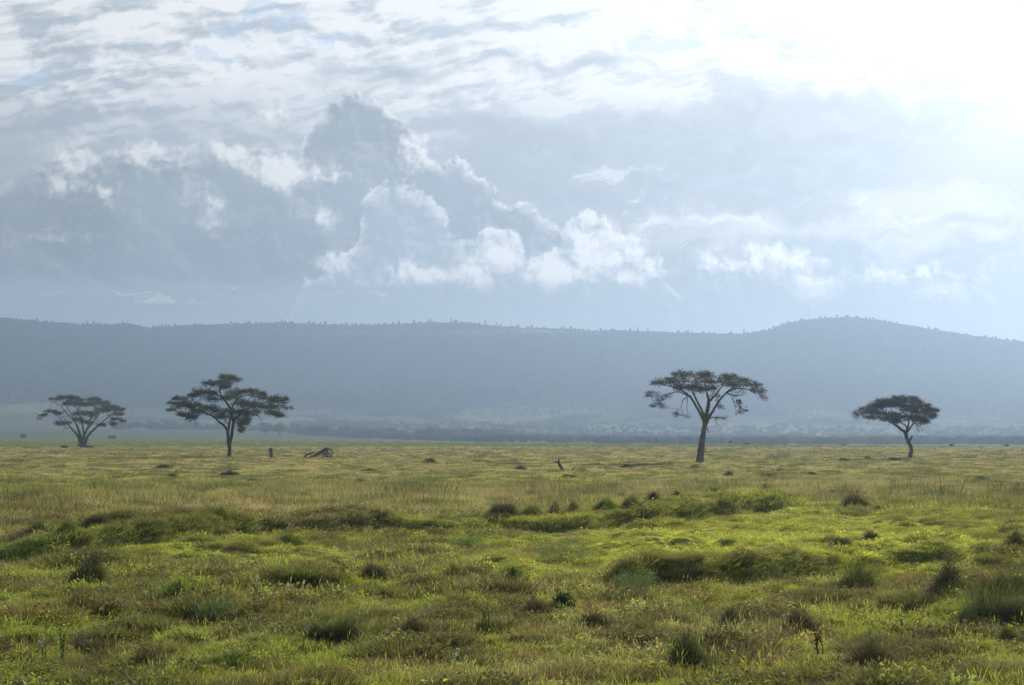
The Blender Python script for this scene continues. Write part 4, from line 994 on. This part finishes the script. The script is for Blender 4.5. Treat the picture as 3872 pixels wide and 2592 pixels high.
deadwood('fallen_tree', 'fallen dead tree with upturned tangled roots lying in the grass', 'fallen tree', 1190, 1735, (960, 1650), .18780,
  [('trunk', [([(1050, 442, 16), (1110, 440, 20), (1170, 430, 24), (1260, 372, 26), (1350, 322, 28), (1430, 265, 24), (1462, 235, 15)], 0, .1)]),
   ('branch', [([(950, 465, 9), (1000, 430, 13), (1040, 400, 15), (1090, 360, 17), (1150, 355, 13), (1230, 315, 10)], -.2, -.3), ([(1138, 375, 6), (1140, 330, 6), (1144, 280, 4)], -.25, -.25), ([(1130, 360, 8), (1140, 395, 7), (1160, 415, 5)], -.2, 0), ([(1200, 325, 5), (1215, 300, 4), (1222, 290, 2)], -.3, -.3)]),
   ('roots', [([(1460, 250, 14), (1520, 270, 13), (1560, 290, 11), (1585, 330, 9), (1562, 400, 8), (1555, 445, 6)], .1, -.3), ([(1540, 275, 8), (1565, 258, 7), (1585, 245, 4)], 0, -.1), ([(1470, 270, 13), (1450, 340, 10), (1420, 425, 6)], .1, .5),
              ([(1475, 270, 12), (1500, 360, 10), (1545, 435, 6)], .1, -.5), ([(1430, 285, 12), (1400, 370, 8), (1350, 445, 5)], .1, -.4), ([(1340, 345, 8), (1390, 355, 7), (1430, 380, 7), (1490, 400, 5)], 0, .4), ([(1370, 440, 8), (1460, 405, 9), (1550, 442, 6)], -.3, .2),
              ([(1460, 300, 12), (1470, 380, 10), (1478, 445, 7)], 0, .1), ([(1370, 410, 6), (1430, 430, 7), (1500, 420, 6), (1560, 435, 5)], .3, .3), ([(1490, 330, 7), (1540, 380, 6), (1590, 440, 4)], .1, .6), ([(1400, 330, 7), (1460, 350, 6), (1520, 330, 5), (1570, 310, 5)], 0, -.2)])], dead)
deadwood('dead_stump', 'pale forked dead stump leaning over short logs amid low green bushes', 'stump', 2128, 1785, (2000, 1650), .18780,
  [('stem', [([(742, 712, 18), (700, 680, 24), (655, 640, 27), (612, 570, 24), (598, 510, 17), (598, 465, 10)], 0, .1), ([(590, 535, 14), (550, 508, 11), (520, 520, 7), (475, 530, 4)], .05, -.1), ([(600, 500, 8), (620, 470, 6), (628, 445, 3)], .05, .1), ([(655, 650, 24), (640, 690, 26), (660, 722, 24)], 0, 0)]),
   ('log', [([(452, 712, 12), (510, 695, 19), (580, 692, 22), (650, 700, 20)], -.15, -.1)]), ('log', [([(660, 690, 16), (700, 660, 16), (735, 680, 13), (765, 715, 8)], -.12, -.2)]),
   ('branch', [([(795, 722, 14), (840, 695, 14), (880, 665, 14), (930, 640, 10)], .1, .2)])], dead, {'log': pale_wood})
deadwood('dead_stick', 'thin dead stick poking from the grass just left of the small dark acacia', 'stick', 3404, 1738, (3180, 1470), .19134,
  [('stem', [([(1172, 1405, 14), (1174, 1380, 11), (1176, 1352, 6)], 0, 0)])], dead)

# ------------------------------------------------------------------ bird perched on a dry weed
bp_, br_ = G(2012, 1872); mp = br_ / F
bird_m = mat_wood('dark_feather', (.012, .011, .008), (.03, .026, .016), 40)
bd = []
for P_, R_ in [([(0, 0, 26), (-1.5, 0, 20), (-3.5, 0, 12), (-4.6, 0, 5), (-4.4, 0, 0), (-4.2, 0, -2)], [.4, 1.6, 2.5, 2.4, 2.0, .5])]: pass
pts_ = np.array([[6.0, 0, 8.5], [5., 0, 11], [3.4, 0, 15], [2.0, 0, 19], [1.0, 0, 22.2], [.3, 0, 24.3], [-.6, 0, 25.2]]) * mp
rad_ = np.array([.5, .9, 2.1, 2.4, 1.7, 1.7, .8]) * mp
beak = (np.array([[-.4, 0, 24.8], [-1.6, 0, 24.7], [-2.7, 0, 24.4]]) * mp, np.array([.6, .4, .08]) * mp)
tail = (np.array([[4.2, 0, 13], [5.6, 0, 9.5], [6.6, 0, 6.2]]) * mp, np.array([1.1, .8, .7]) * mp)
leg_ = [(np.array([[3.0, d_, 14], [3.4, d_, 11.6]]) * mp, np.array([.25, .2]) * mp) for d_ in (-.8, .8)]
brd = link('perched_bird', tubemesh('perched_bird', [refine(pts_, rad_, .015), beak, tail] + leg_, bird_m, 10), tuple(bp_ + Vector((-.02, 0, 0))))
tag(brd, 'small dark bird perched upright on a dry weed in the middle of the plain', 'bird')
#@@END_B
# ------------------------------------------------------------------ bushes, tussocks and weeds one can point at
def lmat(name, c1, c2, tip=None, trans=.4): return mat_leaf(name, c1, c2, tip, trans, .02)
PM = {
 'dark': lmat('dark_bush_leaf', (.030, .050, .018), (.065, .095, .03)),
 'olive': lmat('olive_tussock_blade', (.050, .058, .024), (.12, .125, .045), (.19, .15, .09)),
 'brown': lmat('brown_tussock_blade', (.060, .050, .034), (.13, .11, .06), (.20, .15, .10)),
 'wiry': lmat('wiry_dark_tussock_blade', (.035, .042, .024), (.085, .085, .045), (.12, .10, .07)),
 'green': lmat('green_tussock_blade', (.050, .085, .018), (.13, .18, .035), (.20, .22, .05)),
 'lime': lmat('lime_leaf', (.10, .15, .03), (.26, .30, .08)),
 'feather': lmat('feathery_grey_green', (.08, .13, .05), (.17, .23, .11)),
 'silver': lmat('silvery_seed_head', (.28, .30, .24), (.5, .5, .42)),
 'ochre': lmat('ochre_dry_leaf', (.22, .15, .05), (.42, .33, .10)),
 'rust': lmat('reddish_seed_head', (.16, .07, .035), (.34, .20, .12)),
 'twig': lmat('grey_twig', (.05, .045, .042), (.10, .09, .085)),
}
def dome_dirs(n, spread=1.):
    a = RNG.uniform(0, 2 * PI, n); t = np.sqrt(RNG.uniform(0, 1, n)) * spread
    return np.stack([np.cos(a) * t, np.sin(a) * t, np.ones(n)], 1), a, t

def plant(name, label, cat, px, py, w, h, style, mat, mat2=None, group=None, lean=0., n=None):
    base, r = G(px, py); mpp = r / F; Wm, Hm = w * mpp * 1.05, h * mpp * (1 if r < 110 else .8) + (.05 if r < 75 else 0)
    az_ = math.atan2(base.x, base.y); pxw = 3.78 * mpp
    root = tag(link(name, None, tuple(base - Vector((0, 0, .03))), -az_), label, cat, group)
    R = Wm / 2
    if style == 'tussock':
        n = n or int(min(6500, 300 + 2600 * Wm * (Wm * .5 + Hm) * (30 / r + .25)))
        a = RNG.uniform(0, 2 * PI, n); q = np.sqrt(RNG.uniform(0, 1, n)); ph = RNG.uniform(0, 6.28, 3)
        rag = 1 + .16 * np.sin(2 * a + ph[0]) + .12 * np.sin(5 * a + ph[1]) + .08 * np.sin(9 * a + ph[2])
        x0 = q * np.cos(a) * R * .85 * rag; y0 = q * np.sin(a) * R * .7 * rag
        lump = fbm(x0 / .22 + px, y0 / .22 + py, 3, 7)
        zt = Hm * np.clip(1 - q ** 2, 0, 1) ** .7 * (.42 + 1.0 * lump) * (1.1 if r < 75 else 1)
        L = RNG.uniform(.5, 1.15, n) * (.07 + .30 * Hm)
        P_ = np.stack([x0 + lean * zt, y0, np.maximum(zt - L * .45, -.03) * RNG.uniform(.45, 1., n)], 1)
        d = np.stack([np.cos(a) * q * .75 + lean, np.sin(a) * q * .7, .9 + 0 * a], 1) + RNG.normal(0, .32, (n, 3)) * [1, 1, .3]
        me = leafmesh('blades', blades(P_, d, L, max(.007, pxw * .22), RNG.uniform(.15, .7, n), 2), PM[mat])
        link('blades', me, parent=root)
        if mat2:
            k = max(6, n // 14); P2_ = P_[:k]; link('seed_stems', leafmesh('seed_stems', blades(P2_, d[:k] * [.6, .6, 1], Hm * RNG.uniform(1.0, 1.4, k), max(.005, pxw * .14), .3, 3), PM[mat2]), parent=root)
    elif style == 'bush':
        n = n or int(min(5200, 420 + 2600 * Wm * Hm * (30 / r + .15) * 4))
        d, a, t = dome_dirs(n); u = RNG.uniform(.25, 1, n) ** .5
        el_ = RNG.uniform(0, 1, n) ** .8 * PI / 2; bump_ = 1 + .28 * np.sin(a * 3 + Wm * 9) * np.cos(el_ * 3) + RNG.normal(0, .07, n)
        P_ = np.stack([np.cos(a) * np.cos(el_) * R * u * bump_, np.sin(a) * np.cos(el_) * R * .8 * u * bump_, np.sin(el_) * Hm * u * bump_ * .95], 1)
        P_[:, 0] += lean * P_[:, 2]
        dd = P_ / (np.linalg.norm(P_, axis=1, keepdims=True) + 1e-6) + RNG.normal(0, .6, (n, 3))
        ls = max(.045, pxw * .75)
        V, q_, t_, b_, h_ = leaves(P_, dd, RNG.uniform(.6, 1.3, n) * ls, RNG.uniform(.35, .6, n) * ls)
        topm = (P_[:, 2] + RNG.normal(0, .12 * Hm, n) > .62 * Hm) if mat2 else np.zeros(n, bool)
        link('foliage', mesh_np('foliage', V, None, t_, [PM[mat], PM[mat2 or mat]], {'bv': ('FLOAT', 'POINT', b_), 'bh': ('FLOAT', 'POINT', h_)}, mi=np.tile(topm, 2).astype(np.int32)), parent=root)
        sd = [refine([(0, 0, 0), (math.cos(k) * R * .4, math.sin(k) * R * .4, Hm * .5), (math.cos(k) * R * .7, math.sin(k) * R * .6, Hm * .85)], [.012, .008, .004], .1) for k in range(6)]
        link('stems', tubemesh('stems', sd, PM['twig'], 4), parent=root)
    elif style == 'feather':
        k = n or 70; d, a, t = dome_dirs(k, .75); L = Hm * RNG.uniform(.7, 1.15, k)
        P0 = np.stack([np.cos(a) * t * R * .7, np.sin(a) * t * R * .5, -.02 + 0 * a], 1); d = d * [.8, .6, 1]
        dn = d / np.linalg.norm(d, axis=1, keepdims=True)
        link('stems', leafmesh('stems', blades(P0, d, L, max(.006, pxw * .12), .2, 3), PM[mat]), parent=root)
        m_ = 60; tt = RNG.uniform(.15, 1.02, (k, m_)); PP = (P0[:, None] + dn[:, None] * (L[:, None] * tt)[..., None]).reshape(-1, 3) + RNG.normal(0, .03, (k * m_, 3))
        DD = np.repeat(dn, m_, 0) * .6 + RNG.normal(0, .6, (k * m_, 3)); ls = max(.05, pxw * .8)
        link('foliage', leafmesh('foliage', leaves(PP, DD, RNG.uniform(.6, 1.3, k * m_) * ls, ls * .13), PM[mat]), parent=root)
    elif style == 'weed':
        k = n or 3; st_l = []; PP, DD = [], []; HP, HD = [], []
        for q in range(k):
            a = RNG.uniform(0, 2 * PI); rr_ = R * (0 if k == 1 else RNG.uniform(.1, .7)); L = Hm * RNG.uniform(.7, 1.05)
            b0 = np.array([math.cos(a) * rr_ * .4, math.sin(a) * rr_ * .4, 0]); tp_ = np.array([math.cos(a) * rr_ * 1.4 + lean * L, math.sin(a) * rr_, L])
            mid = (b0 + tp_) / 2 + RNG.normal(0, .03, 3); Q_, Rr_ = refine([b0, mid, tp_], [.011, .008, .003], .05); st_l.append((Q_, Rr_))
            for z_ in np.linspace(.12, .8, int(L / .035)):
                i_ = int(z_ * (len(Q_) - 1)); PP.append(Q_[i_]); an = RNG.uniform(0, 2 * PI); DD.append([math.cos(an), math.sin(an), RNG.uniform(.1, .7)])
            HP, HD = [], []
            for z_ in np.linspace(.74, 1., 40):
                u_ = z_ * (len(Q_) - 1); HP.append(np.array([np.interp(u_, np.arange(len(Q_)), Q_[:, c_]) for c_ in range(3)]) + RNG.normal(0, .006, 3)); an = RNG.uniform(0, 2 * PI); HD.append([math.cos(an), math.sin(an), .8])
            hs_ = max(.06, pxw * .9); link('seed_head', leafmesh('seed_head', leaves(np.array(HP), np.array(HD), hs_ * .5, hs_ * .25), PM[mat2 or mat]), parent=root)
        link('stems', tubemesh('stems', st_l, PM[mat], 4), parent=root)
        PP = np.array(PP); DD = np.array(DD); ls = max(.06, pxw * .9)
        link('foliage', leafmesh('foliage', leaves(PP, DD, RNG.uniform(.5, 1.2, len(PP)) * ls, ls * .38), PM[mat]), parent=root)
    return root

for (nm, lab, cat, px0, py0, w_, h_, sty, m1, m2, ln) in VEG:
    plant(nm, lab, cat, px0, py0, w_, h_, sty, m1, m2, None, ln)

# small bushes and shrub trees on the far edge of the plain
def small_tree(name, label, px0, py0, w_, h_, r=None, flat=False, group=None):
    az_, te = ray(px0, py0); az_ = float(az_)
    r = r or float(np.interp(px0, CR_X, CR_R)) - 12
    x, y = r * math.sin(az_), r * math.cos(az_); z = float(mesh_z(x, y)); mpp = r / F; Wm, Hm = w_ * mpp, h_ * mpp
    root = tag(link(name, None, (x, y, z - .1), -az_), label, 'tree' if flat else 'bush', group)
    n = 700; a = RNG.uniform(0, 2 * PI, n); u = RNG.uniform(0, 1, n) ** .5; v = RNG.uniform(-1, 1, n)
    zc = Hm * (.72 if flat else .5); zr = Hm * (.28 if flat else .5)
    P_ = np.stack([np.cos(a) * u * Wm / 2, np.sin(a) * u * Wm / 2, zc + v * zr * np.sqrt(1 - u ** 2 * .8) + .1 * Hm * np.sin(a * 3) * u], 1)
    link('crown', leafmesh('crown', leaves(P_, RNG.normal(0, 1, (n, 3)) + [0, 0, .3], Wm * .09 + .1, Wm * .05 + .05), far_leaf), parent=root)
    link('trunk', tubemesh('trunk', [refine([(0, 0, -.1), (.1 * Hm, 0, Hm * .4), (0, 0, Hm * .75)], [.05 * Hm, .04 * Hm, .02 * Hm], Hm * .2)], bark, 5), parent=root)
for lab, px0, w_, h_, flat in [
    ('small leaning shrub tree on the plain edge right of the tallest acacia', 2763, 14, 15, True), ('low dark bush on the plain edge beside the leaning shrub tree', 2781, 10, 6, False),
    ('spreading low bush on the plain edge, second right of the leaning shrub tree', 2825, 20, 8, True), ('tiny bush on the plain edge left of the umbrella acacia', 3188, 10, 6, True),
    ('small shrub tree on the plain edge right of the umbrella acacia', 3597, 16, 11, True), ('small shrub tree on the plain edge near the right border', 3806, 16, 12, True),
    ('tiny bush on the plain edge between the umbrella acacia and the right border', 3706, 8, 5, False),
    ('round grey bush on the far green plain left of the fan-shaped acacia', 87, 22, 15, False), ('flat grey bush on the far green plain right of the fan-shaped acacia', 424, 30, 11, False),
    ('low bush at the left foot of the fan-shaped acacia', 243, 24, 9, False), ('low bush at the right foot of the fan-shaped acacia', 336, 32, 9, False)]:
    rr_ = 455 if 'foot of' in lab else None
    small_tree('shrub_tree' if flat else 'bush', lab, px0, 1680, w_, h_, rr_, flat)

# ------------------------------------------------------------------ far woodland, ridge trees, masts
def far_tree_mesh(kind, seed):
    g = np.random.default_rng(seed); global RNG; keepR = RNG; RNG = g
    n = 520; cl = []
    if kind == 'flat':                                     # wide layered crown, 10 m wide, 7 m tall
        for k in range(9):
            a = g.uniform(0, 2 * PI); q = g.uniform(0, 3.4); cl.append((math.cos(a) * q, math.sin(a) * q, g.uniform(4.6, 6.3) - q * .2, g.uniform(1.2, 2.3), g.uniform(.5, .9)))
    elif kind == 'round':                                  # bushy 6 m
        for k in range(9):
            a = g.uniform(0, 2 * PI); q = g.uniform(0, 1.7); cl.append((math.cos(a) * q, math.sin(a) * q, g.uniform(1.2, 4.6), g.uniform(.9, 1.6), g.uniform(.8, 1.3)))
    else:                                                  # narrow
        for k in range(7): cl.append((g.normal(0, .25), g.normal(0, .25), .9 + k * .9, g.uniform(.45, 1.0) * (1.1 - k * .08), .7))
    cl = np.array(cl); i_ = g.integers(0, len(cl), n); v = g.normal(0, 1, (n, 3)); v /= np.linalg.norm(v, axis=1, keepdims=True)
    P_ = cl[i_, :3] + v * np.stack([cl[i_, 3], cl[i_, 3], cl[i_, 4]], 1) * g.uniform(.6, 1.05, (n, 1))
    gl = leaves(P_, v + g.normal(0, .5, (n, 3)), g.uniform(.5, 1.1, n), g.uniform(.35, .7, n))
    tl = tubes([(np.array([[0, 0, -1.2], [.1, 0, 1.5], [0, .1, 3.2 if kind != 'flat' else 4.6]]), np.array([.28, .2, .1]))] + ([(np.array([[0, 0, 1.8], [s_ * 1.2, .3, 3.4], [s_ * 2.2, .5, 4.8]]), np.array([.16, .1, .05])) for s_ in (-1, 1)] if kind == 'flat' else []), 5)
    V, q_, t_, b_, h_ = join([gl, tl]); nq = len(q_)
    mi = np.concatenate([np.ones(nq), np.where(np.arange(len(t_)) < 2 * n, 0, 1)]).astype(np.int32)
    RNG = keepR
    return mesh_np('distant_tree', V, q_, t_, [far_leaf, bark], {'bv': ('FLOAT', 'POINT', b_), 'bh': ('FLOAT', 'POINT', h_)}, mi=mi)
FM = {k: [far_tree_mesh(k, 30 + i_ + 7 * j_) for i_ in range(4)] for j_, k in enumerate(('flat', 'round', 'narrow'))}
def far_tree(px0, r, kind, size, label, group, name='distant_tree', squash=1.):
    az_ = math.atan((px0 - CX) * CP / F); x, y = r * math.sin(az_), r * math.cos(az_)
    o = link(name, FM[kind][RNG.integers(0, 4)], (x, y, float(terrain(x, y)) - .3), RNG.uniform(0, 6.28)); o.scale = (size, size, size * squash)
    tag(o, label, 'tree', group); return o
# woodland of flat crowned trees at the foot of the hills
for k in range(150):
    px0 = RNG.uniform(430, 3900) if k > 60 else RNG.uniform(425, 1300)
    r0 = RNG.uniform(1930, 2060) if px0 < 1150 else RNG.uniform(1800, 2250)
    far_tree(px0, r0, 'flat' if RNG.uniform() < .6 else 'round', RNG.uniform(.5, 1.15), 'hazy flat-crowned tree in the woodland at the foot of the hills', 'woodland trees at the foot of the hills', 'woodland_tree')
for k in range(90):
    px0 = RNG.uniform(1000, 1950); far_tree(px0, RNG.uniform(1500, 2100), 'flat', RNG.uniform(.8, 1.3), 'hazy flat-crowned tree in the woodland at the foot of the hills', 'woodland trees at the foot of the hills', 'woodland_tree')
# trees on the skyline of the ridge
for k in range(240):
    px0 = -20 + 3920 * (k + RNG.uniform(-.9, .9)) / 240
    if 500 < px0 < 545 or vnoise(px0 / 45., 3.3, 5) < .30: continue
    far_tree(px0, RNG.uniform(3455, 3515), 'round' if RNG.uniform() < .9 else 'narrow', RNG.uniform(.55, 1.05), 'tiny hazy tree on the skyline of the wooded ridge', 'trees along the ridge skyline', 'ridge_tree', RNG.uniform(.7, 1.2))
far_tree(1835, 3490, 'narrow', 1.15, 'tallest narrow tree sticking out of the ridge skyline near its middle', None, 'ridge_tree', 1.2)
far_tree(1876, 3490, 'narrow', .9, 'shorter narrow tree next to the tallest one on the ridge skyline', None, 'ridge_tree', 1.2)
for px0, h_, lab in [(480, 10, 'thin faint mast on the small knoll at the left end of the ridge'), (3060, 19, 'tall thin radio mast on the highest dome of the ridge')]:
    az_ = math.atan((px0 - CX) * CP / F); r0 = 3495; x, y = r0 * math.sin(az_), r0 * math.cos(az_)
    ls = [(np.array([[dx, dy, 0], [dx * .5, dy * .5, h_]]), np.array([.13, .1])) for dx, dy in ((.5, 0), (-.3, .45), (-.3, -.45))]
    ls += [(np.array([[.5 * (1 - z_ / h_ / 2), 0, z_], [-.3, .4, z_ + 1], [-.3, -.4, z_ + 2]]), np.array([.06, .06, .06])) for z_ in range(0, h_ - 2, 2)] + [(np.array([[0, 0, h_ - .5], [0, 0, h_ + 2]]), np.array([.1, .06]))]
    tag(link('radio_mast', tubemesh('radio_mast', ls, bark, 4), (x, y, float(terrain(x, y)))), lab, 'mast')

# forest and scrub covering the slope: nobody could count it
fpc = bpy.data.collections.new('forest_kinds')
for q, m_ in enumerate([FM['round'][0], FM['round'][1], FM['flat'][2], FM['round'][3]]): fpc.objects.link(bpy.data.objects.new('kind_%d' % q, m_))
n = 85000; h = math.radians(17.5); r = np.sqrt(RNG.uniform(2150 ** 2, 3500 ** 2, n)); a = RNG.uniform(-h, h, n); X = r * np.sin(a); Y = r * np.cos(a)
den = ss(2350, 2800, r) * .85 + .15; kp = RNG.uniform(0, 1, n) < den * (.35 + .9 * ss(.38, .58, fbm(X / 120, Y / 160, 4, 91)))
Z = mesh_z(X, Y); fr = (Z - CH) / r * F; px = px_of(a)
stripm = np.exp(-(((px - 2080) / 240) ** 2 + ((HOR - fr - 1254) / 7) ** 2)); kp &= RNG.uniform(0, 1, n) > stripm
X, Y, r = X[kp], Y[kp], r[kp]
m_ = 8500; pw = RNG.uniform(425, 3950, m_); rw = np.where(pw < 1100, RNG.uniform(1950, 2070, m_), RNG.uniform(np.interp(pw, [950, 1250, 1700, 2600], [1900, 1650, 1300, 1120]), 2300, m_)); aw = np.arctan((pw - CX) * CP / F)
kw = fbm(pw / 60, rw / 45, 3, 95) > np.interp(pw, [425, 1000, 1150, 1900, 2200, 3900], [.52, .47, .34, .36, .42, .42])
X = np.concatenate([X, (rw * np.sin(aw))[kw]]); Y = np.concatenate([Y, (rw * np.cos(aw))[kw]]); r = np.concatenate([r, rw[kw]]); Z = mesh_z(X, Y); n = len(X); s_ = RNG.uniform(.22, .6, n) * (.45 + .65 * ss(2300, 2900, r)); nw_ = int(kw.sum()); s_[-nw_:] = RNG.uniform(.45, .95, nw_)
fo = tag(link('forest', mesh_np('forest', np.stack([X, Y, Z - .5], 1), None, None, [far_leaf], {'idx': ('INT', 'POINT', RNG.integers(0, 4, n)), 'scl': ('FLOAT_VECTOR', 'POINT', np.stack([s_, s_, s_ * .8], 1)),
     'rot': ('FLOAT_VECTOR', 'POINT', np.stack([s_ * 0, s_ * 0, RNG.uniform(0, 6.28, n)], 1))})), 'hazy forest and scrub covering the slope of the ridge', 'forest', kind='stuff')
fo.modifiers.new('trees', 'NODES').node_group = scatter_group('forest_scatter', fpc)
#@@END_C
